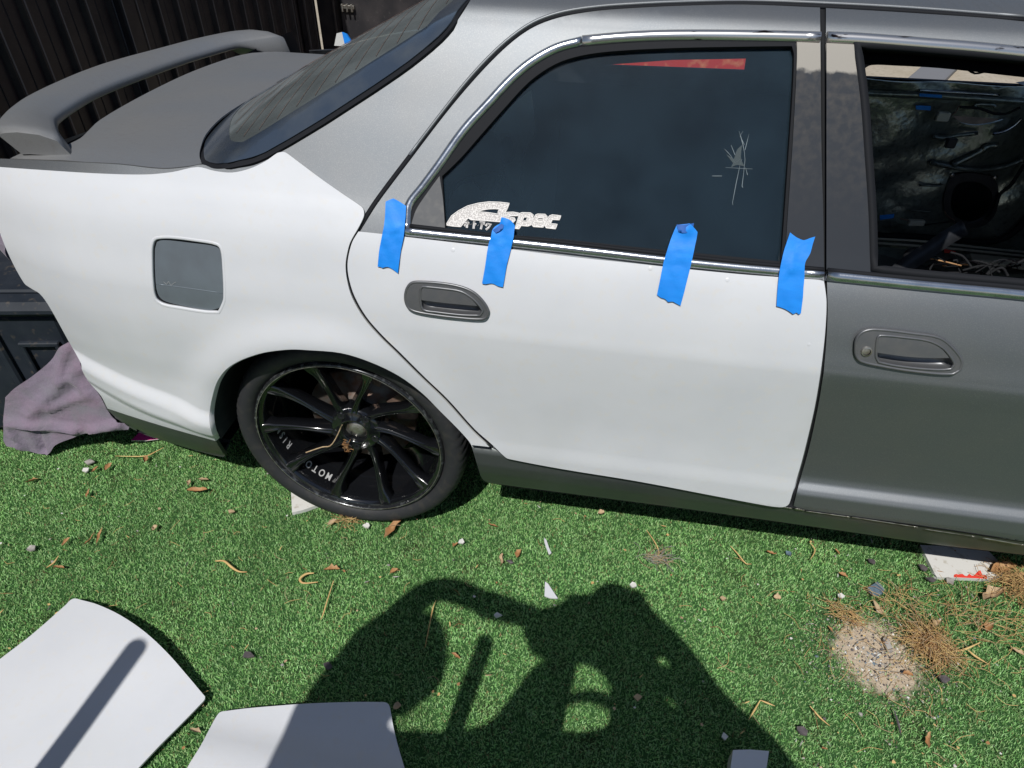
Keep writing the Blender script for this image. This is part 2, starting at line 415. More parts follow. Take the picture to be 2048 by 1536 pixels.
def pillar_nodes(nt, b, tc):
    N, L = nt.nodes, nt.links
    sp = N.new('ShaderNodeSeparateXYZ'); L.new(tc.outputs['Object'], sp.inputs[0])
    n = N.new('ShaderNodeTexNoise'); n.inputs['Scale'].default_value = 60; n.inputs['Detail'].default_value = 6; L.new(tc.outputs['Object'], n.inputs['Vector'])
    mu = N.new('ShaderNodeMath'); mu.operation = 'MULTIPLY_ADD'; L.new(n.outputs[0], mu.inputs[0]); mu.inputs[1].default_value = .018; L.new(sp.outputs[2], mu.inputs[2])
    r = N.new('ShaderNodeMapRange'); r.inputs[1].default_value = 1.214; r.inputs[2].default_value = 1.220; L.new(mu.outputs[0], r.inputs[0])
    r2 = N.new('ShaderNodeMapRange'); r2.inputs[1].default_value = .98; r2.inputs[2].default_value = 1.18; L.new(mu.outputs[0], r2.inputs[0])
    n2 = N.new('ShaderNodeTexNoise'); n2.inputs['Scale'].default_value = 70; n2.inputs['Detail'].default_value = 8; L.new(tc.outputs['Object'], n2.inputs['Vector'])
    r3 = N.new('ShaderNodeMapRange'); r3.inputs[1].default_value = .4; r3.inputs[2].default_value = .7; L.new(n2.outputs[0], r3.inputs[0])
    mm = N.new('ShaderNodeMath'); mm.operation = 'MULTIPLY'; L.new(r2.outputs[0], mm.inputs[0]); L.new(r3.outputs[0], mm.inputs[1])
    m1 = N.new('ShaderNodeMix'); m1.data_type = 'RGBA'; m1.inputs[6].default_value = (.022, .026, .034, 1); m1.inputs[7].default_value = (.050, .048, .048, 1); L.new(mm.outputs[0], m1.inputs[0])
    m2 = N.new('ShaderNodeMix'); m2.data_type = 'RGBA'; L.new(m1.outputs[2], m2.inputs[6]); m2.inputs[7].default_value = (.30, .28, .25, 1); L.new(r.outputs[0], m2.inputs[0])  # base colour turns pale above a ragged height line
    L.new(m2.outputs[2], b.inputs['Base Color'])
PILLAR = mat('pale_top_pillar_trim', (.05, .05, .06), .6, 0, .22, build=pillar_nodes)
TRIM = mat('dark_grey_trim', (.06, .063, .07), .5, 0, .5, noise=[(80, (.09, .09, .09), .45, .75)], build=speckle(160, (.3, .3, .3), .2, .5))
DARK = mat('dark_underbody', (.012, .013, .015), .8, 0, .2)
LINER = mat('arch_liner', (.025, .03, .038), .7, 0, .3, noise=[(30, (.045, .048, .05), .4, .7)])
LIP = mat('dark_green_grey_skirt', (.09, .10, .10), .42, .5, .5, noise=[(60, (.10, .11, .105), .45, .8)], build=speckle(110, (.35, .35, .33), .2, .5))
TYRE = mat('worn_tyre', (.024, .025, .028), .62, 0, .35, noise=[(45, (.045, .042, .038), .5, .8, 6)], bump=[(300, .2, .0015)])
RIM = mat('gloss_black_rim', (.006, .0065, .008), .13, 0, .6, noise=[(90, (.05, .05, .055), .68, .8, 8)], coat=.6)
RIMEDGE = mat('scratched_rim_lip', (.03, .032, .036), .22, .5, .6, noise=[(70, (.16, .17, .18), .50, .70, 8)], coat=.3)
BRAKE = mat('brake_steel', (.16, .15, .14), .5, .7, .5, noise=[(40, (.15, .08, .05), .4, .7)])
BRONZE = mat('brake_caliper_brown', (.20, .13, .10), .6, .1, .4, noise=[(50, (.10, .07, .06), .4, .7)])
STEEL = mat('worn_steel', (.42, .41, .38), .35, .8, .5, noise=[(50, (.22, .19, .15), .4, .7)])
TEXT = mat('white_lettering', (.45, .45, .45), .4)
TAPE = mat('blue_painters_tape', (.006, .21, .72), .55, 0, .35, noise=[(90, (.01, .245, .80), .4, .7, 3, (.2, 1, 1))], bump=[(70, .25, .003), (400, .1, .001)])
TAPED = mat('blue_tape_back', (.01, .10, .40), .6)
def glass_mat(name, tint, dust, dcol=(.30, .32, .32), ior=1.5, rough=.02, dirt=None, scale=35):
    m = bpy.data.materials.new(name); m.use_nodes = True; nt = m.node_tree; N, L = nt.nodes, nt.links
    N.clear(); out = N.new('ShaderNodeOutputMaterial'); tr = N.new('ShaderNodeBsdfTransparent'); tr.inputs[0].default_value = (*tint, 1)
    gl = N.new('ShaderNodeBsdfGlossy'); gl.inputs['Roughness'].default_value = rough; fr = N.new('ShaderNodeFresnel'); fr.inputs[0].default_value = ior
    mx = N.new('ShaderNodeMixShader'); L.new(fr.outputs[0], mx.inputs[0]); L.new(tr.outputs[0], mx.inputs[1]); L.new(gl.outputs[0], mx.inputs[2])
    df = N.new('ShaderNodeBsdfDiffuse'); df.inputs[0].default_value = (*dcol, 1); tc = N.new('ShaderNodeTexCoord')
    n = N.new('ShaderNodeTexNoise'); n.inputs['Scale'].default_value = 7; n.inputs['Detail'].default_value = 8; L.new(tc.outputs['Object'], n.inputs['Vector'])
    r = N.new('ShaderNodeMapRange'); r.inputs[1].default_value = .3; r.inputs[2].default_value = .75; r.inputs[3].default_value = dust*.5; r.inputs[4].default_value = dust; L.new(n.outputs[0], r.inputs[0])
    v = N.new('ShaderNodeTexVoronoi'); v.inputs['Scale'].default_value = scale; L.new(tc.outputs['Object'], v.inputs['Vector'])
    ml = N.new('ShaderNodeMath'); ml.operation = 'SUBTRACT'; L.new(v.outputs['Color'], ml.inputs[0]); ml.inputs[1].default_value = .6
    m2 = N.new('ShaderNodeMath'); m2.operation = 'MULTIPLY'; L.new(ml.outputs[0], m2.inputs[0]); m2.inputs[1].default_value = .22
    c = N.new('ShaderNodeMath'); c.operation = 'LESS_THAN'; L.new(v.outputs['Distance'], c.inputs[0]); L.new(m2.outputs[0], c.inputs[1])
    ad = N.new('ShaderNodeMath'); ad.operation = 'MULTIPLY_ADD'; L.new(c.outputs[0], ad.inputs[0]); ad.inputs[1].default_value = .3; L.new(r.outputs[0], ad.inputs[2]); ad.use_clamp = True
    m3 = N.new('ShaderNodeMixShader'); L.new(ad.outputs[0], m3.inputs[0]); L.new(mx.outputs[0], m3.inputs[1]); L.new(df.outputs[0], m3.inputs[2])
    L.new(m3.outputs[0], out.inputs[0]); return m
GLS = glass_mat('dusty_sky_tint_door_glass', (.72, .82, .86), .20, (.075, .135, .19), rough=.015, scale=70)  # dust, its blue tint also painting in the sky reflection
GLR = glass_mat('dusty_sky_tint_rear_glass', (.25, .33, .36), .42, (.25, .285, .29), rough=.05, scale=60)  # dust tinted bluish to paint in some reflected sky
STICK = mat('silver_patterned_sticker', (.42, .40, .39), .4, .1, .5, noise=[(420, (.66, .64, .62), .5, .54, 1)])
STICKE = mat('sticker_pale_edge', (.72, .70, .68), .45)
BIN = mat('black_dusty_plastic_bin', (.014, .019, .028), .6, 0, .25, noise=[(14, (.024, .030, .040), .35, .7), (40, (.11, .09, .07), .6, .8, 8)], build=speckle(60, (.3, .3, .28), .15, .5))
CLOTH = mat('mauve_grey_cloth', (.22, .18, .24), .85, 0, .2, noise=[(6, (.26, .165, .225), .4, .7), (14, (.19, .185, .21), .45, .7), (900, (.15, .13, .17), .4, .7, 2)], bump=[(900, .5, .001), (24, .7, .012)], sheen=.2)
PINK = mat('pink_sheet', (.80, .04, .30), .5)
BOARD = mat('white_board', (.62, .61, .58), .6, noise=[(50, (.38, .34, .27), .58, .75, 8)])
REDP = mat('red_marker_smear', (.75, .06, .04), .5)
FENCE = mat('dark_corrugated_steel', (.016, .014, .017), .5, .2, .4, noise=[(12, (.034, .028, .028), .35, .7), (90, (.05, .045, .042), .6, .8, 8)])
FENCEG = mat('rib_highlight_steel', (.11, .11, .12), .5, .2, .4)
LEAF = mat('dry_leaf', (.34, .17, .07), .65, 0, .3, noise=[(60, (.42, .26, .13), .4, .7), (300, (.2, .10, .05), .55, .75)])
LEAF2 = mat('pale_dry_leaf', (.48, .36, .22), .65, 0, .3, noise=[(80, (.33, .22, .13), .4, .7)])
CHIP = mat('grey_chip', (.36, .34, .31), .7, noise=[(90, (.22, .20, .19), .4, .7)])
CHIPD = mat('dark_chip', (.07, .06, .065), .7, noise=[(90, (.12, .10, .10), .4, .7)])
SLATE = mat('blue_grey_slate', (.13, .19, .24), .5, noise=[(90, (.09, .12, .15), .4, .7)])
STRAW = mat('dry_straw', (.62, .44, .19), .6, 0, .3, noise=[(30, (.48, .29, .12), .4, .7)])

# ============================================================ THE CAR
car = empty('parked_car', (.9, .86, 0))
tag(car, 'dusty matte grey four door sedan parked on the turf, its rear side covered in white', 'car')
def part(mb, name, parent=car, label=None):
    o = mb.build(name); adopt(o, parent)
    if label: o['label'] = label
    return o
def Spt(x, z, off=0.): return SIDE.pos(np.array([x]), np.array([z]), off)[0]
def side_path(pts, off, px=True, sm=4, closed=False, corner=50):
    """photo pixels -> 3D points on the body side and their outward normals"""
    L = smooth_pts(pts, closed, sm, corner)
    P, Nn = [], []
    for q in L:
        a, b = SIDE.px(q[0], q[1], off) if px else q
        gx, gz = grad(a, b); P.append(Spt(a, b, off)); Nn.append(unit(V(gx, -1, gz)))
    return np.array(P), np.array(Nn)

# ---- outlines in photo pixels
SEAM_L = [(718, 457), (704, 481), (697, 505), (694, 530), (697, 560), (708, 595), (732, 637), (765, 675), (797, 706), (848, 757), (896, 803), (948, 861), (984, 895)]
ARCH = [(431, 882), (424, 867), (419, 843), (420, 818), (425, 792), (434, 764), (451, 740), (478, 722), (513, 709), (540, 703), (581, 699), (611, 700), (681, 706), (740, 724), (798, 752), (845, 787), (880, 822), (915, 857), (936, 880), (943, 891)]
GLASS_NEAR = [(405, 329), (427, 337), (452, 337), (478, 333), (505, 327), (533, 316), (556, 303), (581, 289), (649, 248), (700, 215), (752, 181), (821, 133), (882, 82), (913, 44), (940, 2), (965, -45)]
GUTTER = [(718, 457), (752, 403), (821, 311), (889, 222), (940, 161), (992, 106), (1036, 68), (1077, 44), (1128, 28), (1197, 18), (1265, 13), (1350, 9), (1485, 6), (1641, 11), (1826, 21), (2048, 38), (2300, 72)]
REAR_EDGE = [(215, 818), (202, 792), (178, 764), (164, 740), (162, 727), (137, 682), (99, 614), (80, 588), (61, 576), (48, 566), (20, 515), (0, 466), (-18, 410), (-28, 360), (-30, 327)]

HO = [(811, 599), (813, 580), (822, 567), (837, 564), (885, 567), (922, 574), (947, 585), (966, 603), (976, 621), (973, 633), (964, 638), (924, 636), (871, 630), (832, 623), (817, 615)]
HS = [(841, 578), (846, 573), (885, 577), (922, 583), (944, 596), (960, 612), (966, 622), (960, 631), (924, 630), (871, 624), (848, 620), (842, 610)]
HP = [(843, 579), (847, 575), (885, 579), (920, 585), (940, 596), (955, 612), (920, 609), (880, 605), (842, 600)]
FO = [(1711, 698), (1714, 676), (1727, 663), (1751, 659), (1826, 667), (1879, 676), (1906, 697), (1923, 722), (1919, 740), (1902, 748), (1826, 742), (1758, 731), (1722, 722), (1713, 712)]
FS = [(1755, 676), (1761, 671), (1810, 675), (1858, 682), (1886, 696), (1903, 716), (1909, 728), (1900, 738), (1850, 738), (1790, 731), (1757, 724), (1752, 712)]
FP = [(1757, 677), (1762, 673), (1810, 677), (1856, 684), (1882, 697), (1899, 716), (1860, 716), (1810, 713), (1753, 705)]

# ---- grey quarter / roof side panel
mb = MB()
quarter = GUTTER[:1]+GUTTER[1:]+[(2300, -20), (1650, -50), (1300, -50), (1000, -50)]+GLASS_NEAR[::-1]+[(376, 334), (325, 338), (239, 329), (147, 324), (20, 318), (-28, 316)]+REAR_EDGE[::-1]+[(273, 860), (342, 884), (410, 904), (446, 912)]+ARCH[1:]+[(984, 895)]+SEAM_L[::-1][1:-1]
patch(mb, SIDE, PAINT, quarter, off=0, thick=.004, step=.022, stepy=.008, corner=35)
body = part(mb, 'quarter_panel')
# lower skirt behind wheel, darker
mb = MB()
patch(mb, SIDE, LIP, [(213, 817), (273, 837), (342, 858), (431, 882), (436, 890), (450, 912), (446, 914), (410, 906), (342, 886), (273, 862), (235, 838)], off=.004, thick=.012, step=.02, stepy=.008)
# inward return below the panels
P1, N1 = side_path([(213, 819), (273, 862), (342, 886), (410, 906), (448, 914)], .004)
n = len(P1); mb.add(np.concatenate([P1, P1+V(0, .05, .02)]), [(i, i+1, n+i+1, n+i) for i in range(n-1)], LIP)
part(mb, 'rear_skirt')
# front fender region and sill (continues beyond the picture)
mb = MB()
sill = [(943, 891), (984, 896), (1011, 912), (1048, 925), (1123, 936), (1271, 960), (1419, 988), (1531, 1008), (1609, 1016), (1838, 1047), (2048, 1078), (2300, 1112), (2300, 1146), (2048, 1110), (1863, 1088), (1700, 1064), (1531, 1040), (1382, 1019), (1160, 990), (1000, 969), (975, 965), (964, 957), (957, 938), (950, 915)]
patch(mb, SIDE, LIP, sill, off=-.002, thick=.006, step=.02, stepy=.008, corner=35)
P1, N1 = side_path([(966, 960), (1000, 970), (1160, 991), (1382, 1020), (1531, 1041), (1700, 1065), (1863, 1089), (2048, 1111), (2290, 1144)], -.002)
n = len(P1); mb.add(np.concatenate([P1, P1+V(0, .10, -.004)]), [(i, i+1, n+i+1, n+i) for i in range(n-1)], DARK)
part(mb, 'sill')
# worn bright sill edge scratches under the front door
mb = MB()
for a, b, wv in [((1555, 1012), (1583, 1017), .010), ((1590, 1017), (1608, 1021), .010), ((1612, 1022), (1700, 1034), .005), ((1704, 1034), (1835, 1054), .004), ((1965, 1076), (2046, 1090), .008), ((1850, 1058), (1950, 1073), .003)]:
    P1, N1 = side_path([a, b], .002, sm=1)
    P1 = np.linspace(P1[0], P1[-1], 14); N1 = np.linspace(N1[0], N1[-1], 14)
    sweep(mb, STEEL, P1, N1, [(-wv/2, 0), (-wv/2, .0015), (wv/2, .0015), (wv/2, 0)], scale=[.4+.6*random.random() for _ in P1])
part(mb, 'scuffed_sill_edge')
# fender, bonnet and the rest of the nose, outside the frame
mb = MB()
fz = [(2.02, .33), (2.02, .60), (2.02, .895), (2.35, .885), (2.8, .86), (3.2, .80), (3.42, .70), (3.45, .50), (3.45, .22), (3.12, .20)]+[(WX+2.72+.335*math.cos(a), WZ+.335*math.sin(a)) for a in np.linspace(-.25, math.pi+.25, 22)]+[(2.3, .2), (2.02, .2)]
patch(mb, SIDE, PAINT, fz, off=0, thick=.004, step=.05, stepy=.02, px=False, sm=1)
part(mb, 'front_fender')
mb = MB(); xs = np.linspace(2.0, 3.45, 16); ys = np.linspace(0, 1, 14)
vv = []
for x in xs:
    y0 = float(S(x, .86)); z0 = .905-.09*((x-2.0)/1.45)**2
    for t in ys: vv.append((x, y0+(1.72-2*y0)*t, z0+.05*math.sin(math.pi*t)-(.02 if x < 2.05 else 0)))
mb.add(vv, [(i*14+j, (i+1)*14+j, (i+1)*14+j+1, i*14+j+1) for i in range(15) for j in range(13)], PAINT)
part(mb, 'bonnet')
mb = MB()
patch(mb, Side(1.72), PAINT, [(-.66, .3), (-.66, .86), (-.15, .88), (.3, 1.285), (.5, 1.304), (2.1, 1.297), (2.2, 1.25), (2.9, .9), (3.45, .7), (3.45, .2)]+[(WX+2.72+.335*math.cos(a), WZ+.335*math.sin(a)) for a in np.linspace(-.25, math.pi+.25, 22)]+[(2.3, .18), (.4, .2)]+[(WX+.335*math.cos(a), WZ+.335*math.sin(a)) for a in np.linspace(-.25, math.pi+.25, 22)]+[(-.5, .2)],
      holes=[[(1.43, .879), (2.02, .884), (2.05, .95), (1.93, 1.19), (1.14, 1.225), (1.14, .98), (1.42, .95)], [(.511, .864), (1.05, .876), (1.042, .925), (.78, .903)]], off=0, thick=.008, step=.05, stepy=.02, px=False, sm=1, edge_mat=BLACK)
part(mb, 'far_side_panel')

# ---- roof
mb = MB(); xs = np.linspace(.26, 2.15, 24); t = np.linspace(0, 1, 22); vv = []
for x in xs:
    dz = -.055*max(0, (.62-x)/.36)**2-.05*max(0, (x-1.6)/.55)**2
    for q in t:
        y = .405+(1.72-.81)*q; vv.append((x, y, 1.301+.035*math.sin(math.pi*q)**.8+dz*(1 if 0 < q < 1 else .6)))
mb.add(vv, [(i*22+j, (i+1)*22+j, (i+1)*22+j+1, i*22+j+1) for i in range(23) for j in range(21)], DUSTY)
mb.add(np.array(vv)-[0, 0, .03], [(i*22+j, i*22+j+1, (i+1)*22+j+1, (i+1)*22+j) for i in range(23) for j in range(21)], BLACK)
part(mb, 'roof')

# ---- gutter line: pale raised bead and dark gap under it
mb = MB()
P1, N1 = side_path(GUTTER[:-1], .0)
sweep(mb, RUBBER, P1, N1, [(-.0045, -.006), (-.0045, .0015), (.0045, .0015), (.0045, -.006)])
P2, N2 = side_path([(u-1.5 if u < 1000 else u, v-3.5 if u > 900 else v-1) for u, v in GUTTER[2:-1]], .0)
sweep(mb, PAINT, P2, N2, [(-.003, -.003), (-.0028, .003), (0, .005), (.0028, .003), (.003, -.003)])
P1, N1 = side_path(SEAM_L, .0)
sweep(mb, RUBBER, P1, N1, [(-.004, -.006), (-.004, .001), (.004, .001), (.004, -.006)])
part(mb, 'door_gap_seal')

# ---- rear door (grey frame) and front door
CHO = [(809, 456), (813, 410), (840, 372), (869, 333), (923, 256), (975, 198), (1019, 150), (1060, 116), (1111, 89), (1163, 75), (1248, 67), (1350, 63), (1519, 64), (1641, 67)]   # outer contour of chrome
GO = [(891, 461), (887, 400), (884, 352), (899, 338), (925, 312), (958, 274), (1009, 216), (1060, 162), (1111, 128), (1163, 111), (1231, 102), (1350, 96), (1500, 93), (1584, 92), (1588, 110), (1584, 205), (1577, 308), (1570, 410), (1562, 523), (1435, 510), (1300, 497), (1100, 476)]
rd = [(u+4 if u < 1300 else u, v+3) for u, v in GUTTER[:13]]+[(1640, 15), (1641, 120), (1643, 300), (1647, 450), (1648, 545), (1650, 640), (1640, 760), (1616, 880), (1590, 975), (1572, 1012), (1531, 1008), (1400, 985), (1271, 960), (1123, 936), (1048, 925), (1015, 912)]+[(u+4, v) for u, v in SEAM_L[::-1][:-1]]
mb = MB(); patch(mb, SIDE, PAINT, rd, holes=[GO, HS], off=0, thick=.012, step=.022, stepy=.008, corner=35, edge_mat=RUBBER)
rdoor = part(mb, 'rear_door')
def molding(mbx, m, pts, wd, ht, off=.003, sm=4, lip=True):
    P, Nn = side_path(pts, off, sm=sm)
    sweep(mbx, m, P, Nn, [(-wd/2, -.003), (-wd/2, ht*.35), (-wd*.32, ht*.8), (-wd*.1, ht), (wd*.18, ht*.86), (wd*.38, ht*.5), (wd/2, ht*.1), (wd/2, -.003)])
# window surround: rubber, chrome, triangle trim, pillar trim
mb = MB()
CHI = [(u, v) for u, v in [(818, 452), (823, 413), (850, 378), (880, 338), (933, 265), (985, 209), (1028, 164), (1068, 131), (1115, 104), (1166, 90), (1250, 83), (1350, 79), (1519, 80), (1592, 82)]]
ring = CHI+[(1592, 90), (1594, 120), (1590, 205), (1584, 308), (1577, 410), (1569, 530), (1435, 517), (1300, 503), (1100, 484), (960, 472), (880, 464), (819, 456)]
patch(mb, SIDE, RUBBER, ring, holes=[GO], off=.003, thick=.016, step=.02, stepy=.012)
part(mb, 'window_seal', rdoor)
mb = MB(); patch(mb, SIDE, TRIM, [(822, 451), (832, 420), (850, 392), (879, 352), (886, 400), (890, 459), (850, 456)], off=.005, thick=.006, step=.012)
part(mb, 'corner_trim', rdoor)
mb = MB()
mid = [((a[0]+b[0])/2, (a[1]+b[1])/2) for a, b in zip(CHO[:10], CHI[:10])]
molding(mb, CHROME, [(814, 458)]+mid[1:10], .017, .007)
part(mb, 'chrome_molding', rdoor); mb = MB()
molding(mb, CHROMEW, mid[9:10]+[(1248, 75), (1350, 71), (1519, 72), (1640, 75)], .019, .008)
part(mb, 'chrome_molding', rdoor, 'peeling chrome strip above the window'); mb = MB()
molding(mb, CHROME, [(812, 463), (885, 471), (992, 482), (1146, 499), (1350, 523), (1500, 538), (1646, 550)], .019, .008)
part(mb, 'chrome_molding', rdoor); mb = MB()
molding(mb, RUBBER, [(822, 453), (892, 461), (992, 472), (1146, 488), (1350, 511), (1500, 527), (1646, 540)], .010, .008)
part(mb, 'window_sweep', rdoor)
mb = MB(); patch(mb, SIDE, PILLAR, [(1594, 84), (1640, 86), (1641, 120), (1643, 300), (1647, 450), (1648, 541), (1569, 531), (1577, 410), (1584, 308), (1590, 205), (1594, 120)], off=.006, thick=.006, step=.014, corner=30)
part(mb, 'pillar_trim', rdoor)
mb = MB(); patch(mb, SIDE, GLS, GO, off=-.008, thick=0, step=.03, stepy=.02)
glass_o = part(mb, 'window_glass', rdoor)
# scratches on the glass
SCR = mat('scratch_grey', (.20, .24, .26), .6)
mb = MB()
for L in [[(1466, 410), (1465, 405), (1480, 330), (1484, 318)], [(1486, 375), (1484, 372), (1490, 320), (1486, 290), (1478, 262)], [(1451, 335), (1505, 338)], [(1449, 298), (1462, 312), (1470, 326), (1481, 318)], [(1462, 290), (1470, 310)], [(1490, 300), (1498, 268)], [(1424, 352), (1444, 352)], [(1495, 350), (1491, 335)], [(1489, 290), (1480, 272), (1486, 262)]]:
    P1, N1 = side_path(L, -.0075, sm=2)
    sweep(mb, SCR, P1, N1, [(-.0006, 0), (-.0006, .0002), (.0006, .0002), (.0006, 0)], scale=[.3+.7*random.random() for _ in P1])
patch(mb, SIDE, glass_mat('scuffed_glass_patch', (.5, .5, .5), .35, (.22, .27, .28)), [(1452, 308), (1466, 326), (1462, 335), (1474, 330), (1490, 333), (1482, 318), (1484, 290), (1474, 300), (1468, 318)], off=-.0072, thick=0, step=.01)
part(mb, 'glass_scratches', rdoor)

# front door
fdl = [(1654, 560), (1655, 640), (1645, 760), (1622, 880), (1597, 975), (1588, 1012), (1609, 1019), (1838, 1050), (2048, 1081), (2300, 1115), (2300, 620), (2048, 588), (1850, 570)]
mb = MB(); patch(mb, SIDE, PAINT, [(1654, 558), (1655, 640), (1645, 760), (1622, 880), (1597, 972), (1587, 1012), (1609, 1020), (1838, 1051), (2048, 1083), (2300, 1118), (2300, 110), (2300, 80), (2048, 43), (1826, 26), (1652, 16), (1652, 90), (1652, 300), (1653, 450)],
      holes=[[(1712, 88), (1800, 93), (1861, 98), (2048, 115), (2290, 140), (2290, 592), (2048, 566), (1900, 553), (1826, 546), (1746, 537), (1743, 427), (1735, 308), (1727, 200)], FS], off=0, thick=.012, step=.022, stepy=.008, corner=35, edge_mat=RUBBER)
fdoor = part(mb, 'front_door')
mb = MB()
molding(mb, CHROME, [(1653, 551), (1750, 561), (1850, 571), (2048, 590), (2290, 618)], .020, .008)
part(mb, 'chrome_molding', fdoor); mb = MB()
molding(mb, RUBBER, [(1653, 541), (1750, 551), (1850, 560), (2048, 577), (2290, 603)], .012, .006)
part(mb, 'window_sweep', fdoor); mb = MB()
molding(mb, CHROMEW, [(1653, 75), (1720, 78), (1850, 88), (1950, 96), (2048, 106), (2290, 132)], .020, .008)
part(mb, 'chrome_molding', fdoor)
mb = MB(); patch(mb, SIDE, PILLAR, [(1653, 86), (1711, 89), (1716, 120), (1722, 190), (1731, 300), (1738, 420), (1741, 548), (1653, 539), (1653, 450), (1653, 300)], off=.006, thick=.006, step=.014, corner=30)
part(mb, 'pillar_trim', fdoor)
# inner window frame (black), deep behind the opening
mb = MB()
patch(mb, SIDE, VOID, [(1696, 56), (2300, 100), (2300, 620), (2048, 590), (1700, 552)], holes=[[(1724, 150), (1731, 136), (1745, 129), (1790, 130), (1880, 135), (2000, 148), (2290, 180), (2290, 585), (2048, 562), (1900, 551), (1746, 537), (1742, 427), (1735, 308), (1729, 200)]], off=-.03, thick=.003, step=.03, stepy=.02)
part(mb, 'inner_window_frame', fdoor)
mb = MB()
P1, N1 = side_path([(1712, 88), (1800, 93), (1861, 98), (2048, 115), (2290, 140), (2290, 592), (2048, 566), (1900, 553), (1826, 546), (1746, 537), (1743, 427), (1735, 308), (1727, 200)], .001, closed=True)
sweep(mb, RUBBER, P1, N1, [(-.007, -.012), (-.007, .006), (.007, .006), (.007, -.012)], closed=True)
part(mb, 'window_seal', fdoor)
# gap between the doors
mb = MB()
P1, N1 = side_path([(1645, 13), (1647, 60), (1648, 150), (1649, 300), (1650, 450), (1651, 560), (1652, 640), (1643, 760), (1619, 880), (1593, 974), (1580, 1012)], -.004)
sweep(mb, DARK, P1, N1, [(-.006, -.01), (-.006, 0), (.006, 0), (.006, -.01)])
P1, N1 = side_path([(1560, 1009), (1609, 1019), (1838, 1050), (2048, 1081), (2290, 1115)], -.002)
sweep(mb, DARK, P1, N1, [(-.004, -.01), (-.004, .002), (.004, .002), (.004, -.01)])
part(mb, 'door_gap')

# ---- door handles
def handle(outer, scoop, paddle, parent, base_off, lock=None):
    mbz = MB()
    patch(mbz, SIDE, RUBBER, [(a[0]+(a[0]-sum(p[0] for p in outer)/len(outer))*.02, a[1]+(a[1]-sum(p[1] for p in outer)/len(outer))*.035) for a in outer], off=base_off+.0012, thick=.004, step=.012, holes=[scoop])
    patch(mbz, SIDE, HANDLEP, outer, holes=[scoop], off=base_off+.0075, thick=.009, step=.008)
    # rolled rims round the bezel and the scoop
    for L, r_, o_ in ((outer, .0032, .0055), (scoop, .0028, .0072)):
        P, Nn = side_path(L, base_off+o_, closed=True)
        sweep(mbz, HANDLEP, P, Nn, circ(r_, 8), closed=True)
    # scoop bowl
    L = smooth_pts(scoop, True, 4); R1 = [np.array(SIDE.px(q[0], q[1], base_off+.007)) for q in L]; c = sum(R1)/len(R1)
    rings = []
    for k, (s_, d_) in enumerate([(1, .007), (.97, .001), (.93, -.006), (.84, -.011), (.6, -.013), (.3, -.0135)]):
        A = np.array([c+(q-c)*s_ for q in R1]); rings.append(SIDE.pos(A[:, 0], A[:, 1], base_off+d_))
    n = len(R1); vs = np.concatenate(rings+[SIDE.pos(np.array([c[0]]), np.array([c[1]]), base_off-.0135)])
    fs = [(k*n+i, k*n+(i+1) % n, (k+1)*n+(i+1) % n, (k+1)*n+i) for k in range(5) for i in range(n)]+[(5*n+i, 5*n+(i+1) % n, 6*n) for i in range(n)]
    mbz.add(vs, fs, HANDLEP)
    bz = part(mbz, 'handle_bezel', parent)
    mbp = MB(); patch(mbp, SIDE, HANDLEP, paddle, off=base_off+.008, thick=.012, step=.008, corner=40)
    part(mbp, 'handle', parent)
    if lock:
        mbl = MB(); a, b = SIDE.px(lock[0], lock[1], base_off+.008); gx, gz = grad(a, b); nn = unit(V(gx, -1, gz)); p = Spt(a, b, base_off+.0075)
        e1 = unit(np.cross(nn, V(1, 0, 0))); e2 = np.cross(nn, e1)
        for r1, r2, h1, h2, m in ((.0105, .0095, 0, .003, STEEL), (.0095, .007, .003, .0035, STEEL), (.007, .0065, .0035, .001, RUBBER), (.0065, .0001, .001, .0015, STEEL)):
            vs = []
            for k in range(24):
                d = e1*math.cos(2*math.pi*k/24)+e2*math.sin(2*math.pi*k/24); vs += [p+d*r1+nn*h1, p+d*r2+nn*h2]
            mbl.add(vs, [(2*k, (2*k+2) % 48, (2*k+3) % 48, 2*k+1) for k in range(24)], m)
        part(mbl, 'door_lock', parent)
HANDLEP = mat('satin_grey_handle', (.13, .135, .145), .38, .5, .5, noise=[(60, (.15, .15, .155), .4, .7)])
handle(HO, HS, HP, rdoor, .009)
handle(FO, FS, FP, fdoor, .0, lock=(1733, 703))

# ---- fuel flap
mb = MB()
FL = [(309, 500), (313, 483), (324, 479), (380, 485), (430, 492), (443, 503), (448, 540), (450, 597), (441, 616), (420, 621), (365, 612), (330, 603), (317, 592), (311, 570)]
patch(mb, SIDE, RUBBER, [(304, 500), (308, 479), (322, 474), (380, 480), (434, 487), (448, 501), (453, 540), (455, 600), (444, 622), (420, 626), (362, 618), (325, 608), (312, 596), (306, 572)], holes=[FL], off=.001, thick=.003, step=.02)
part(mb, 'fuel_flap_gap')
FLAPM = mat('smooth_grey_flap', (.20, .235, .27), .4, .45, .5, noise=[(20, (.18, .205, .235), .4, .7)])
mb = MB()
patch(mb, SIDE, FLAPM, [(q[0]+(380-q[0])*.012, q[1]+(552-q[1])*.012) for q in FL], off=.003, thick=.005, step=.012)
P1, N1 = side_path([(312, 568), (380, 577), (449, 587)], .0032)
sweep(mb, FLAPM, P1, N1, [(-.0015, -.001), (0, .0008), (.0015, -.001)])
P1, N1 = side_path([(327, 563), (333, 569), (337, 563), (342, 571), (348, 566), (352, 564)], .004)
sweep(mb, TEXT, P1, N1, [(-.0003, 0), (-.0003, .0002), (.0003, .0002), (.0003, 0)])
part(mb, 'fuel_flap')

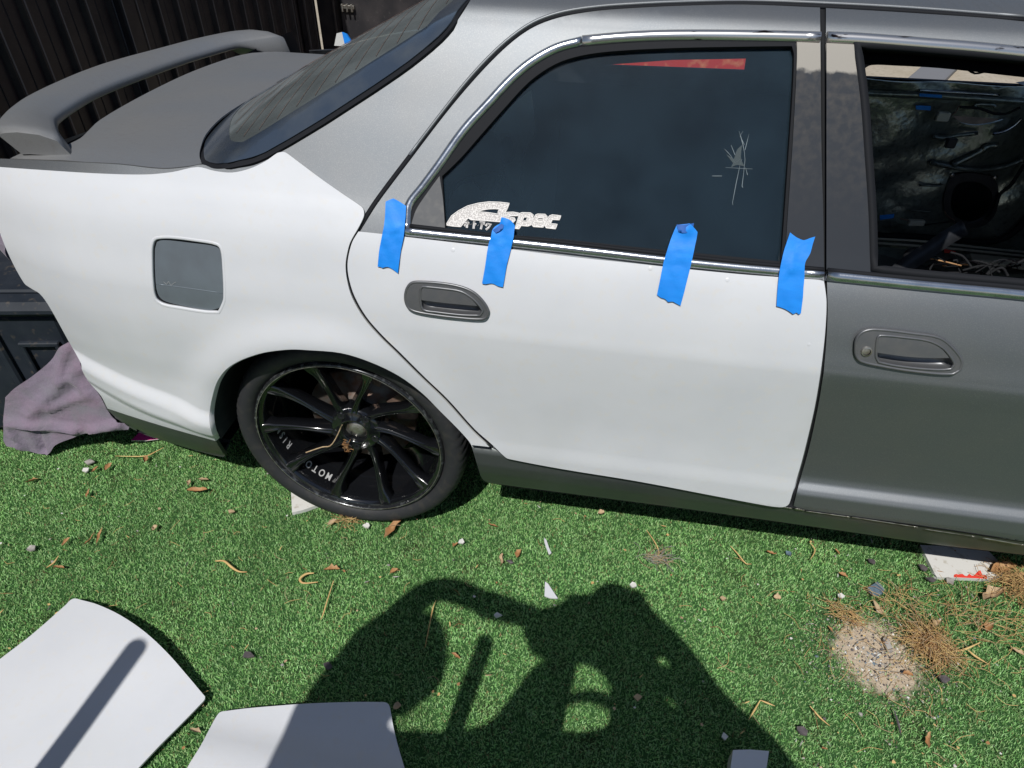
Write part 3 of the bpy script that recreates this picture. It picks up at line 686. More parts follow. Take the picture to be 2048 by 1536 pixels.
# ---- boot lid, rear glass, tail
mb = MB()
dk = [(20, 317), (147, 322), (239, 327), (325, 336), (376, 332), (404, 327), (399, 313), (401, 296), (412, 268), (444, 234), (491, 203), (529, 181), (567, 158)]
dkw = [DECK.px(u, v, 0) for u, v in dk[:1]]+[DECK.px(u, v, 0) for u, v in dk[1:]]
dkw = dkw[:-1]+[(-.385, .86), (-.365, 1.0), (-.33, 1.2), (-.29, 1.38), (-.30, 1.50), (-.45, 1.53), (-.58, 1.50), (-.64, 1.44), (-.685, 1.2), (-.705, 1.0), (-.712, .8), (-.708, .6), (-.69, .42), (-.665, .34), (-.65, .29), (-.655, .25), (-.74, .235)]
patch(mb, DECK, DUSTY, dkw, off=0, thick=.004, step=.03, px=False, sm=3, corner=40)
# rear return face of the lid
R_ = np.array([(x, y) for x, y in dkw if x < -.60][::-1]); 
tp = np.stack([R_[:, 0], R_[:, 1], Dz(R_[:, 0], R_[:, 1])], -1); n = len(tp)
mb.add(np.concatenate([tp, tp+[-.02, 0, -.05], tp+[-.01, 0, -.35]]), [(k*n+i, k*n+i+1, (k+1)*n+i+1, (k+1)*n+i) for k in range(2) for i in range(n-1)]+[(k*n+i+1, k*n+i, (k+1)*n+i, (k+1)*n+i+1) for k in range(0) for i in range(n-1)], DUSTY)
part(mb, 'boot_lid')
mb = MB()      # tail closing panel and gap between lid and quarter
vs = []; zs = np.linspace(.2, .94, 10)
for z in zs: y0 = float(S(-.69, z))+.01; vs += [(-.69, y0, z), (-.69, 1.72-y0, z)]
mb.add(vs, [(2*i, 2*i+2, 2*i+3, 2*i+1) for i in range(9)], DARK)
part(mb, 'tail_panel')
mb = MB()
gl = GLASS_NEAR[:-1]
GB = [GLASS.px(u, v, 0) for u, v in gl]
GB += [(.34, .45), (.345, .86), (.34, 1.25), (.31, 1.42), (.1, 1.52), (-.1, 1.58), (-.22, 1.56), (-.30, 1.42), (-.355, 1.2), (-.385, 1.0), (-.40, .8)]
GB += [GLASS.px(u, v, 0) for u, v in [(569, 161), (531, 182), (493, 204), (446, 235), (414, 269), (404, 296), (402, 313)]]
# black border, clear middle
patch(mb, GLASS, RUBBER, GB, off=.001, thick=.006, step=.03, px=False, sm=3)
GM = mat('rear_glass_black_border', (.035, .048, .07), .2, 0, .5, noise=[(12, (.07, .08, .09), .4, .8)], coat=.5)
c = np.array([(-.05, .8)])[0]
def inset(L, d):
    L = np.array(L); out = []; n = len(L)
    sgn = 1 if area(L) > 0 else -1
    for i in range(n):
        t = unit(L[(i+1) % n]-L[i-1]); out.append(L[i]+sgn*d*np.array([-t[1], t[0]]))
    return [tuple(q) for q in out]
GS_ = [tuple(q) for q in smooth_pts(GB, True, 2)]
patch(mb, GLASS, GM, inset(GS_, .010), off=.004, thick=.002, step=.03, px=False, sm=1, holes=[inset(GS_, .072)])
part(mb, 'rear_glass_border')
mb = MB()
patch(mb, GLASS, GLR, inset(GS_, .070), off=.003, thick=0, step=.03, px=False, sm=1)
rg = part(mb, 'rear_glass')
mb = MB(); ins = np.array(inset(GS_, .085))
for k in range(15):
    x = -.33+k*.042; ys = np.linspace(.1, 1.6, 200); m = inside(np.stack([x+0*ys+.10*(1-((ys-.86)/.7)**2)*-.35+.03, ys], -1), ins)
    if m.sum() < 8: continue
    yy = ys[m]; xx = x-.035*(1-((yy-.86)/.7)**2)+.03
    P1 = GLASS.pos(xx, yy, .0045); sweep(mb, BRONZE, P1, V(0, 0, 1), [(-.0006, 0), (0, .0005), (.0006, 0)])
part(mb, 'demister_lines', rg)

# ---- spoiler
sp = empty('boot_spoiler', (-.75, .86, .96)); adopt(sp, car); sp.location = (-.75, .86, .96)
st = [ # y, rear x, front x, top z rear, top z front, underside depth rear, front
 (.196, -.772, -.622, .989, .981), (.205, -.785, -.626, .996, .986), (.225, -.800, -.642, .999, .990), (.262, -.822, -.676, 1.0, .989), (.34, -.858, -.735, 1.0, .988), (.43, -.886, -.762, 1.0, .987), (.57, -.905, -.785, 1.001, .987),
 (.70, -.917, -.790, 1.002, .987), (.86, -.921, -.790, 1.002, .987)]
st = st[:-1]+[(.782,)+st[-1][1:]]+[(1.565-s_[0],)+s_[1:] for s_ in st[:-1][::-1]]
ys = [s_[0] for s_ in st]; F_ = [pchip(ys, [s_[k] for s_ in st]) for k in range(1, 5)]
yy = np.unique(np.concatenate([np.linspace(.196, .34, 14), np.linspace(.34, 1.225, 34), np.linspace(1.225, 1.369, 14)]))
mb = MB(); vs = []; K = 12
for y in yy:
    xr, xf, zr, zf = [float(f(y)) for f in F_]; zr -= .018*sstep(.45, 1.2, y); zf -= .018*sstep(.45, 1.2, y)
    ye = min(y-.196, 1.369-y); th = .024
    k = 1-sstep(.03, .085, ye) if y < .8 else 1-sstep(.05, .14, ye)          # leg zone: underside reaches the lid
    zb = Dz((xr+xf)/2, y)+.004
    zb_r = (zr-th*.7)*(1-k)+(min(zb, zr-.02)-.004)*k; zb_f = (zf-th)*(1-k)+(zb)*k
    ex = .010*k; b = .006
    ring_ = [(xr+.004, zr-.010), (xr+.008, zr-.003), (xr+.02, zr), (xr+(xf-xr)*.35, zr+.004), (xr+(xf-xr)*.7, (zr+zf)/2+.006), (xf-.016, zf+.002), (xf-.006, zf-.001), (xf-.001, zf-.007),
             (xf+.004*k+.012*k, zb_f+.004), (xf+.010*k-.004, zb_f), (xr+(xf-xr)*.4, (zb_r+zb_f)/2), (xr+.02+.02*k, zb_r)]
    for q in ring_: vs.append((q[0], y, q[1]))
n = len(yy)
fs = [(i*K+a, i*K+(a+1) % K, (i+1)*K+(a+1) % K, (i+1)*K+a) for i in range(n-1) for a in range(K)]
mb.add(vs, fs, DUSTY); mb.add(vs[:K], [tuple(range(K))[::-1]], DUSTY, False); mb.add(vs[-K:], [tuple(range(K))], DUSTY, False)
o = mb.build('spoiler_blade'); o.parent = sp; o.matrix_parent_inverse = Matrix.Translation((.75, -.86, -.96))
sp.matrix_parent_inverse = Matrix.Translation((-.9, -.86, 0))

# ---- wheels
def wheel(cx, cy, cz, camb, far=False):
    wh = empty('wheel', (cx, cy, cz)); adopt(wh, car); wh.location = (cx, cy, cz); inv = Matrix.Translation((-cx, -cy, -cz)) if False else Matrix.Identity(4)
    def w(mbq, name):
        o = mbq.build(name); o.parent = wh; return o
    # local coordinates: axis y, face towards -y
    mb = MB(); NA = 360
    prof = [(.250, .012), (.256, .002), (.266, -.006), (.280, -.008), (.292, -.004), (.300, .006), (.305, .020)]+[(.3085-.5*((y-.115)/.2)**2*.02, y) for y in np.linspace(.028, .20, 16)]+[(.300, .222), (.280, .235), (.250, .228)]
    ringv = []
    for i in range(NA):
        a = 2*math.pi*i/NA
        for r, y in prof:
            rr = r
            if .026 < y < .205:
                yc = abs(y-.115)
                g = math.cos(a*74+(y-.115)*95*(1 if y > .115 else -1))
                if g > .62 and yc > .02: rr -= .005
                if abs(yc-.032) < .004: rr -= .006
            elif y <= .026 and r > .298:
                g = math.cos(a*74+(y-.115)*-95)
                if g > .7: rr -= .0025
            elif abs(r-.280) < .001 : rr += .0
            ringv.append((rr*math.cos(a), y, rr*math.sin(a)))
    K = len(prof)
    mb.add(ringv, [(i*K+j, i*K+j+1, ((i+1) % NA)*K+j+1, ((i+1) % NA)*K+j) for i in range(NA) for j in range(K-1)], TYRE)
    w(mb, 'tyre')
    def lathe(mbq, m, prof, NA=120):
        K = len(prof); vs = []
        for i in range(NA):
            a = 2*math.pi*i/NA
            for r, y in prof: vs.append((r*math.cos(a), y, r*math.sin(a)))
        mbq.add(vs, [(i*K+j, i*K+j+1, ((i+1) % NA)*K+j+1, ((i+1) % NA)*K+j) for i in range(NA) for j in range(K-1)], m)
    mb = MB()
    lathe(mb, RIMEDGE, [(.251, .016), (.2515, .004), (.249, -.002), (.2455, -.003), (.243, .001), (.242, .008)])
    lathe(mb, RIM, [(.242, .008), (.238, .010), (.2345, .012), (.232, .020), (.229, .030), (.226, .050), (.222, .072), (.212, .090), (.208, .20), (.214, .215), (.222, .22)])
    lathe(mb, RIM, [(.2215, .0735), (.219, .080), (.218, .084), (.213, .088)])
    lathe(mb, STEEL, [(.2448, -.0032), (.2440, -.0038), (.2432, -.0030)])
    # hub disc
    lathe(mb, RIM, [(.0335, .075), (.034, .046), (.037, .0425), (.041, .0430), (.044, .047), (.060, .048), (.068, .053), (.073, .065), (.074, .09)])
    lathe(mb, STEEL, [(.0335, .062), (.026, .060), (.024, .054), (.010, .052), (.0001, .052)])
    # spokes
    for k in range(10):
        a0 = math.radians(36*k+ SPOKE0)
        vs = []; rs = np.linspace(.050, .236, 13); nn = len(rs)
        for i, r in enumerate(rs):
            t = (r-.05)/.186
            a = a0+math.radians(15*(1-t)**1.5-3*math.sin(math.pi*t))
            yt = .048-.040*t**1.35*1.0 + .004*math.sin(t*math.pi)
            wt = .0078-.003*math.sin(math.pi*min(1, t*1.1))+.0035*t**4; wb = wt+.008+.008*(1-t)**3
            if t > .9: wt += .003; wb += .006
            dp = .034-.010*t
            er = V(math.cos(a), 0, math.sin(a)); et = V(-math.sin(a), 0, math.cos(a))
            # raised edges with shallow groove between
            for q, yy_ in ((-wb, yt+dp), (-wt-.002, yt+.006), (-wt, yt+.0005), (-wt+.003, yt), (-wt*.45, yt+.0035), (wt*.45, yt+.0035), (wt-.003, yt), (wt, yt+.0005), (wt+.002, yt+.006), (wb, yt+dp)):
                vs.append(er*r+et*q+V(0, yy_, 0))
        mb.add(vs, [(i*10+j, i*10+j+1, (i+1)*10+j+1, (i+1)*10+j) for i in range(nn-1) for j in range(9)]+[(i*10+9, i*10, (i+1)*10, (i+1)*10+9) for i in range(nn-1)], RIM)
    for k in range(5):
        a = math.radians(72*k+SPOKE0+52); c = V(.0565*math.cos(a), .0465, .0565*math.sin(a)); vs = [c+V(0, .002, 0)]
        for i in range(14):
            b = 2*math.pi*i/14; vs.append(c+V(.0085*math.cos(b), 0, .0085*math.sin(b)))
        mb.add(vs, [(0, 1+(i+1) % 14, 1+i) for i in range(14)], DARK)
        vs = []
        for i in range(14):
            b = 2*math.pi*i/14
            for r, dy in ((.0085, 0), (.0105, -.0012), (.0115, .001)): vs.append(c+V(r*math.cos(b), dy, r*math.sin(b)))
        mb.add(vs, [(i*3+j, i*3+j+1, ((i+1) % 14)*3+j+1, ((i+1) % 14)*3+j) for i in range(14) for j in range(2)], RIM)
    w(mb, 'rim')
    # brake disc and caliper
    mb = MB(); lathe(mb, BRAKE, [(.06, .085), (.075, .095), (.080, .112), (.146, .112), (.146, .134), (.08, .134)])
    w(mb, 'brake_disc')
    mb = MB()
    for a0, a1, r0, r1, y0, y1, m in ((8, 42, .10, .158, .098, .150, BRONZE), (62, 88, .125, .150, .100, .112, BRONZE), (20, 30, .128, .142, .090, .098, BRAKE)):
        vs = []; n = 10
        for i in range(n):
            a = math.radians(a0+(a1-a0)*i/(n-1)); wv = .004*math.sin(i*1.7)
            for r, y in ((r0, y0+.006), (r0+.006, y0), (r1-.006+wv, y0), (r1+wv, y0+.006), (r1, y1), (r0, y1)): vs.append((r*math.cos(a), y, r*math.sin(a)))
        mb.add(vs, [(i*6+j, i*6+(j+1) % 6, (i+1)*6+(j+1) % 6, (i+1)*6+j) for i in range(n-1) for j in range(6)]+[tuple(range(6)), tuple(range((n-1)*6, n*6))[::-1]], m, False)
    w(mb, 'brake_caliper')
    wh.rotation_euler = (-camb, 0, 0)
    if far: wh.rotation_euler = (-camb, 0, math.pi)
    return wh
SPOKE0 = 0
rear_wheel = wheel(WX, .035, WZ, math.radians(1.2))
# lettering painted on the rim barrel
def text_mesh(s, size):
    cu = bpy.data.curves.new('lettering', 'FONT'); cu.body = s; cu.size = size; cu.align_x = 'CENTER'; cu.extrude = 0; cu.offset = size*.02
    ob = bpy.data.objects.new('lettering', cu); COL.objects.link(ob)
    dg = bpy.context.evaluated_depsgraph_get(); me = bpy.data.meshes.new_from_object(ob.evaluated_get(dg))
    v = np.array([tuple(q.co) for q in me.vertices]); f = [tuple(p.vertices) for p in me.polygons]
    bpy.data.objects.remove(ob); bpy.data.curves.remove(cu); bpy.data.meshes.remove(me)
    return v, f
mb = MB()
def wang(u, v):
    p = at_y(u, v, .06); return math.degrees(math.atan2(p[2]-WZ, p[0]-WX))
for ch, ang in zip('MOTORRISM', (-118, -123.6, -129.2, -134.8, -141, -155.5, -160.5, -165, -170.5)):
    v, f = text_mesh(ch, .0185); a = math.radians(ang)
    if len(v) == 0: continue
    # glyph up = outward along the barrel slope, runs clockwise seen from the front
    vs = []
    for q in v:
        lat, h = q[0]*1.15, q[1]
        aa = a-lat/.225; r = .2235+.0065*(h/.018); y = .066-.030*(h/.018)
        r = np.interp(y, [.020, .030, .050, .072], [.232, .229, .226, .222])-.0008
        vs.append((r*math.cos(aa), y, r*math.sin(aa)))
    mb.add(vs, f, TEXT, False)
o = mb.build('rim_lettering'); o.parent = rear_wheel
# copies for the other corners
def copy_tree(o, parent):
    c = o.copy(); COL.objects.link(c); c.parent = parent
    if parent is not None: c.matrix_parent_inverse = o.matrix_parent_inverse.copy()
    for ch in [q for q in o.children]: copy_tree(ch, c)
    return c
for (x, y, rz) in ((WX+2.72, .035, 0), (WX, 1.72-.035, math.pi), (WX+2.72, 1.72-.035, math.pi)):
    c_ = copy_tree(rear_wheel, car); c_.location = (x, y, WZ); c_.rotation_euler = (-math.radians(1.2) if rz == 0 else -math.radians(1.2), 0, rz)

# ---- wheel arch liner, underbody, interior
mb = MB(); n = 40; vs = []
for i in range(n):
    a = math.radians(-6+190*i/(n-1)); r = .345
    for y in (.012, .05, .42): vs.append((WX+r*math.cos(a)*(1.0), y+ (0 if y > .02 else .0), WZ+r*math.sin(a)))
mb.add(vs, [(i*3+j, (i+1)*3+j, (i+1)*3+j+1, i*3+j+1) for i in range(n-1) for j in range(2)], LINER)
ca = [(WX, .42, WZ)]+[vs[i*3+2] for i in range(n)]
mb.add(ca, [(0, i+1, i+2) for i in range(n-1)], DARK)
# rolled arch lip and rear flange
P1, N1 = side_path(ARCH[1:-1], .0); 
n1 = len(P1); C0 = np.array([WX, 0, WZ]); inner = []
for p in P1:
    d = p-C0; d[1] = 0; inner.append(C0+d*(.345/max(.2, np.linalg.norm(d)))*1.0+V(0, .03+0*p[1], 0))
inner = np.array(inner)
mb.add(np.concatenate([P1+V(0, .002, 0), inner]), [(i, n1+i, n1+i+1, i+1) for i in range(n1-1)], LINER)
part(mb, 'wheel_arch_liner')
mb = MB()
mb.add([(-.68, .30, .20), (.30, .30, .20), (-.68, 1.45, .20), (.30, 1.45, .20)], [(0, 1, 3, 2), (0, 2, 3, 1)], DARK, False)
mb.add([(.36, .12, .185), (3.3, .12, .165), (.36, 1.6, .185), (3.3, 1.6, .165)], [(0, 1, 3, 2), (0, 2, 3, 1)], DARK, False)
mb.add([(-.68, .12, .20), (-.68, 1.6, .20), (-.69, .12, .15), (-.69, 1.6, .15), (-.40, .10, .16), (-.40, 1.6, .16)], [(0, 1, 3, 2), (2, 3, 5, 4)], DARK, False)
mb.add([(.40, .42, .18), (.40, 1.3, .18), (.40, 1.3, .8), (.40, .42, .8)], [(0, 1, 2, 3)], DARK, False)
part(mb, 'floor_pan')

# ---- interior seen through the windows
class PL:                      # a tilted plane
    def __init__(s, o, e1, e2): s.o = np.array(o, float); s.e1 = unit(e1); n = unit(np.cross(s.e1, e2)); s.n = n; s.e2 = np.cross(n, s.e1)
    def pos(s, a, b, off): return s.o+np.multiply.outer(np.asarray(a, float), s.e1)+np.multiply.outer(np.asarray(b, float), s.e2)+s.n*off
    def px(s, u, v, off):
        d = ray(u, v); o = s.o+s.n*off; t = np.dot(o-CAM, s.n)/np.dot(d, s.n); p = CAM+d*t-o
        return (np.dot(p, s.e1), np.dot(p, s.e2))
INNER = mat('bare_inner_door_metal', (.17, .20, .185), .30, .6, .6, noise=[(14, (.22, .25, .225), .4, .7), (70, (.09, .10, .095), .5, .75, 6)], bump=[(5, .5, .05), (22, .15, .01)], build=speckle(60, (.3, .3, .28), .12, .5))
CREAM = mat('cream_sill_trim', (.50, .50, .42), .5)
DI = YP(1.36)
mb = MB()
patch(mb, DI, INNER, [(1715, 158), (1870, 166), (2010, 172), (2300, 195), (2300, 640), (2048, 600), (1715, 560)], holes=[[(1900, 390), (1912, 366), (1940, 358), (1970, 366), (1990, 385), (1988, 420), (1968, 442), (1940, 450), (1912, 440), (1900, 418)], [(1905, 232), (1960, 234), (2010, 238), (1955, 250), (1925, 247)]], thick=.01, step=.03, deform=lambda p, q: p+np.stack([0*q[:, 0], .014*np.sin(q[:, 0]*21+3*np.sin(q[:, 1]*14))*np.sin(q[:, 1]*17+1), 0*q[:, 0]], -1))
def dtube(mbx, m, L, r, y=1.33, n=3): tube(mbx, m, smooth_pts([at_y(u, v, y) for u, v in L], False, n, 170), r, 8)
dtube(mb, INNER, [(1720, 186), (1850, 191), (2048, 203), (2200, 214)], .010, 1.345)
dtube(mb, CHROME, [(1840, 181), (1950, 187), (2000, 190)], .004, 1.345)
dtube(mb, INNER, [(1947, 214), (1952, 209), (1985, 210), (1990, 214)], .006, 1.34)
dtube(mb, INNER, [(1865, 273), (1885, 276), (1915, 271), (1955, 266)], .007, 1.34)
dtube(mb, INNER, [(1905, 330), (1935, 315), (1965, 300), (1970, 294), (1995, 290)], .012, 1.345)
dtube(mb, INNER, [(1860, 325), (1900, 333), (1950, 340), (1985, 338), (2020, 330), (2048, 318)], .009, 1.345)
dtube(mb, CHROME, [(1985, 268), (2010, 262), (2030, 250), (2044, 236)], .005, 1.33)
dtube(mb, INNER, [(1838, 370), (1880, 372), (1885, 368)], .004, 1.34); dtube(mb, INNER, [(1818, 421), (1862, 423)], .003, 1.34)
dtube(mb, RUBBER, [(2048, 330), (2020, 372), (2000, 388), (1992, 412), (1975, 440)], .006, 1.32)
dtube(mb, RUBBER, [(1745, 470), (1850, 474), (1950, 483), (1990, 482), (2020, 470), (2048, 445), (2080, 400)], .011, 1.33)
far_door = part(mb, 'far_inner_door')
mb = MB()   # speaker bracket
patch(mb, YP(1.34), BLACK, [(1888, 395), (1898, 362), (1905, 350), (1940, 346), (1985, 353), (1996, 372), (1994, 420), (1975, 447), (1940, 457), (1905, 445), (1890, 420)], holes=[[(1903, 392), (1914, 370), (1940, 363), (1968, 370), (1984, 388), (1982, 418), (1965, 438), (1940, 446), (1914, 436), (1903, 416)]], thick=.014, step=.03)
for u, v in ((1904, 350), (1990, 355)): ellipsoid(mb, STEEL, at_y(u, v, 1.325), (.008, .006, .008))
adopt(mb.build('speaker_bracket'), car)
mb = MB()
for L, r in [([(1800, 437), (1818, 441), (1832, 444)], .002), ([(1850, 450), (1880, 446), (1910, 443), (1911, 455)], .003), ([(1888, 420), (1895, 432), (1908, 440), (1911, 452)], .002), ([(1900, 232), (1912, 224), (1918, 212), (1923, 212)], .002), ([(1920, 214), (1960, 217), (1985, 226), (2010, 228), (2040, 215)], .004), ([(1930, 135), (1950, 147), (1975, 143), (2000, 146)], .003)]: dtube(mb, RUBBER if r > .0025 else BRONZE, L, r, 1.31)
adopt(mb.build('wiring'), car); mb = MB()
box(mb, CREAM, (-.028, -.01, -.010), (.028, .01, .010), org=at_y(1832, 445, 1.31), bev=.003, R=rotz(.1))
adopt(mb.build('plug'), car); mb = MB(); box(mb, CREAM, (-.02, -.01, -.014), (.02, .01, .014), org=at_y(1885, 233, 1.31), bev=.003)
adopt(mb.build('plug'), car); mb = MB(); box(mb, BLACK, (-.016, -.008, -.016), (.016, .008, .016), org=at_y(1902, 286, 1.32), bev=.003)
adopt(mb.build('bracket'), car)
mb = MB()
dtube(mb, CREAM, [(1752, 477), (1850, 483), (1950, 494), (2060, 505)], .004, 1.30); dtube(mb, CREAM, [(1752, 486), (1880, 495), (2060, 513)], .004, 1.28)
prism(mb, CREAM, [at_y(1940, 507, 1.18), at_y(2100, 523, 1.18), at_y(2100, 543, 1.12), at_y(1945, 519, 1.12)], .015, (0, -.5, .8))
prism(mb, INNER, [at_y(1742, 492, 1.25), at_y(2200, 530, 1.25), at_y(2200, 640, .9), at_y(1742, 580, .9)], .01, (0, -.3, .9))
prism(mb, REDP, [at_y(1888, 497, 1.24), at_y(1912, 503, 1.22), at_y(1890, 505, 1.22)], .004, (0, -.4, .9))
prism(mb, REDP, [at_y(2010, 515, 1.20), at_y(2050, 520, 1.19), at_y(2040, 524, 1.19)], .004, (0, -.4, .9))
adopt(mb.build('sill_trim'), car)
mb = MB()
L = [at_y(1785, 552, .62), at_y(1812, 530, .66), at_y(1850, 505, .72), at_y(1890, 478, .78), at_y(1928, 455, .86)]
sweep(mb, BLACK, smooth_pts(L, False, 3), V(0, -.8, .5), [(-.022, 0), (-.022, .004), (.022, .004), (.022, 0)])
ellipsoid(mb, BLACK, at_y(1822, 512, .75), (.022, .012, .026))
adopt(mb.build('seat_belt'), car)
mb = MB()  # flat blue pieces paint in reflections, reusing the tape colour
prism(mb, TAPE, [at_y(1832, 211, 1.34), at_y(1862, 212, 1.34), at_y(1861, 221, 1.34), at_y(1832, 219, 1.34)], .002, (0, -1, 0))
adopt(mb.build('blue_reflection'), car); mb = MB(); prism(mb, TAPE, [at_y(1760, 431, 1.30), at_y(1789, 428, 1.30), at_y(1787, 436, 1.30), at_y(1760, 440, 1.30)], .002, (0, -1, 0))
adopt(mb.build('blue_reflection'), car); mb = MB(); prism(mb, TAPE, [at_y(1839, 187, 1.33), at_y(1884, 190, 1.33), at_y(1884, 196, 1.33), at_y(1839, 193, 1.33)], .002, (0, -1, 0))
adopt(mb.build('blue_reflection'), car)
# dark clutter on the floor: carpet edge, wires, seat runner
mb = MB(); rr = random.Random(5)
for k in range(26):
    u, v = rr.uniform(1840, 2045), rr.uniform(522, 556); p = at_y(u, v, rr.uniform(.75, .95)); q = p+V(rr.uniform(-.12, .12), rr.uniform(-.03, .05), rr.uniform(-.02, .03)); m_ = p*.5+q*.5+V(0, 0, rr.uniform(0, .03))
    tube(mb, rr.choice([VOID, DARK, DARK, VOID, LEAF]), [p, m_, q], rr.uniform(.0015, .004), 7, smooth_n=4)
prism(mb, BLACK, [at_y(1745, 560, .6), at_y(2200, 640, .6), at_y(2200, 620, 1.0), at_y(1745, 505, 1.0)], .02, (0, -.3, 1))
adopt(mb.build('floor_clutter'), car)
# far rear quarter trim seen through the rear window
CTRIM = mat('pale_inner_trim', (.74, .76, .68), .6, 0, .4, noise=[(18, (.70, .66, .55), .4, .7)], bump=[(16, .5, .02)])
mb = MB()
patch(mb, YP(1.30), CTRIM, [(985, 262), (1020, 215), (1062, 180), (1068, 270), (1050, 300), (1042, 360), (1046, 395), (1018, 372), (1008, 330), (1002, 290)], thick=.01, step=.03)
patch(mb, YP(1.27), TRIM, [(896, 400), (915, 365), (985, 345), (1008, 338), (1006, 372), (950, 455), (893, 462)], thick=.01, step=.03)
patch(mb, YP(1.24), CTRIM, [(918, 372), (946, 366), (962, 380), (958, 402), (940, 424), (900, 430), (900, 400)], thick=.01, step=.03)
dtube(mb, CTRIM, [(953, 450), (975, 410), (1005, 352)], .006, 1.22); dtube(mb, TRIM, [(905, 445), (960, 420), (1000, 352)], .008, 1.22)
ellipsoid(mb, BLACK, at_y(1014, 300, 1.28), (.03, .01, .05))
adopt(mb.build('far_quarter_trim'), car)
mb = MB()      # parcel shelf and bulkhead, dark
mb.add([(-.30, .25, .90), (-.10, .25, .90), (-.30, 1.4, .90), (-.10, 1.4, .90), (-.05, .25, .22), (-.05, 1.4, .22)], [(0, 1, 3, 2), (1, 4, 5, 3)], DARK, False)
mb.add([(2.15, .1, .2), (2.15, 1.6, .2), (2.15, 1.6, .9), (2.15, .1, .9), (1.95, .15, .88), (1.95, 1.5, .88)], [(0, 3, 2, 1), (3, 4, 5, 2)], DARK, False)
mb.add([(-.3, 1.41, .15), (1.45, 1.41, .15), (1.45, 1.41, .86), (-.3, 1.41, .86)], [(0, 1, 2, 3), (3, 2, 1, 0)], DARK, False)
adopt(mb.build('dark_cabin_lining'), car)

# ============================================================ OVERLAY PANELS on the car side
QO = [(-30, 327), (-15, 332), (0, 334), (100, 341), (200, 347), (290, 349), (345, 344), (395, 334), (430, 342), (465, 345), (500, 337), (530, 323), (553, 307), (560, 304.5), (567, 304), (572, 305.5), (580, 311), (640, 356), (690, 391), (718, 410), (725, 416), (728, 424), (727, 434), (718, 453), (701, 483), (695, 503), (691, 530), (694, 560), (704, 595), (728, 637), (761, 675), (793, 706), (844, 757), (892, 803), (944, 861), (979, 894), (962, 892), (943, 890)]+ARCH[::-1][1:]+[(342, 857), (273, 836), (215, 817)]+REAR_EDGE[1:-1]
FO_ = [(301, 511), (302, 492), (306, 480), (314, 475), (342, 474), (393, 480), (434, 488), (444, 500), (448, 535), (450, 597), (445, 613), (438, 626), (410, 625), (359, 617), (325, 610), (309, 597), (303, 565)]
SOFT[0] = 1
mb = MB(); patch(mb, SIDE, WHITE, QO, holes=[FO_], off=.0075, thick=.0045, step=.022, stepy=.012, corner=38, edge_mat=WEDGE)
# returned rim round the fuel opening
P1, N1 = side_path([(u+(380-u)*-.0, v) for u, v in FO_], .007, closed=True)
sweep(mb, WHITE, P1, N1, [(-.004, -.006), (-.0035, 0), (-.001, .0012), (.002, .0008), (.004, 0), (.004, -.006)], closed=True)
# rolled arch edge: turns inward
P1, N1 = side_path(ARCH, .0075); C0 = np.array([WX, 0, WZ]); Q1 = []
for p in P1:
    d = C0-p; d[1] = 0; d = unit(d); Q1 += [p+V(0, .0005, 0)+d*0, p+d*.003+V(0, .004, 0), p+d*.005+V(0, .014, 0)]
n = len(P1); mb.add(Q1, [(i*3+j, i*3+j+1, i*3+j+4, i*3+j+3) for i in range(n-1) for j in range(2)], WHITE)
qo = mb.build('quarter_panel_overlay', loc=(-.1, 0, .6))
tag(qo, 'white fibreglass quarter panel with fuel flap cutout, over the black wheel', 'car panel')
DO = [(717, 463), (770, 468.5), (814, 474), (900, 484), (978, 493), (1146, 514), (1280, 528), (1382, 539), (1500, 550), (1600, 557), (1640, 560), (1648, 563), (1650, 575), (1653, 604), (1651, 655), (1646, 706), (1639, 758), (1629, 816), (1615, 877), (1602, 928), (1588, 975), (1581, 1000), (1577, 1009), (1568, 1014), (1553, 1014), (1531, 1011), (1419, 990), (1271, 962), (1123, 938), (1018, 918), (1010, 914), (984, 889), (949, 858), (897, 800), (849, 754), (798, 703), (766, 672), (733, 634), (709, 592), (698, 557), (695, 530), (698, 507), (705, 483)]
mb = MB(); patch(mb, SIDE, WHITE, DO, holes=[[(u+(893-u)*-.035, v+(600-v)*-.05) for u, v in HO]], off=.0085, thick=.0045, step=.022, stepy=.010, corner=38, edge_mat=WEDGE)
do = mb.build('door_skin_overlay', loc=(.6, 0, .6))
SOFT[0] = 0
tag(do, 'white fibreglass door skin around a grey handle, hung from four blue tape strips', 'car panel')
# fixing rivets faintly moulded in the door skin
for u, v in ((1455, 560), (1618, 689), (1604, 796), (1585, 893), (1301, 537), (906, 500)):
    mbr = MB(); a, b = SIDE.px(u, v, .0085); gx, gz = grad(a, b); nn = unit(V(gx, -1, gz)); p = Spt(a, b, .0084)
    e1 = unit(np.cross(nn, V(1, 0, 0))); e2 = np.cross(nn, e1); vs = [p+nn*.0004]
    for r, h in ((.003, .0006), (.0045, .0)):
        for k in range(16): vs.append(p+nn*h+(e1*math.cos(k*math.pi/8)+e2*math.sin(k*math.pi/8))*r)
    mbr.add(vs, [(0, 1+k, 1+(k+1) % 16) for k in range(16)]+[(1+k, 17+k, 17+(k+1) % 16, 1+(k+1) % 16) for k in range(16)], WHITE)
    rv = mbr.build('rivet', loc=(.6, 0, .6)); rv.parent = do; rv.location = (0, 0, 0)

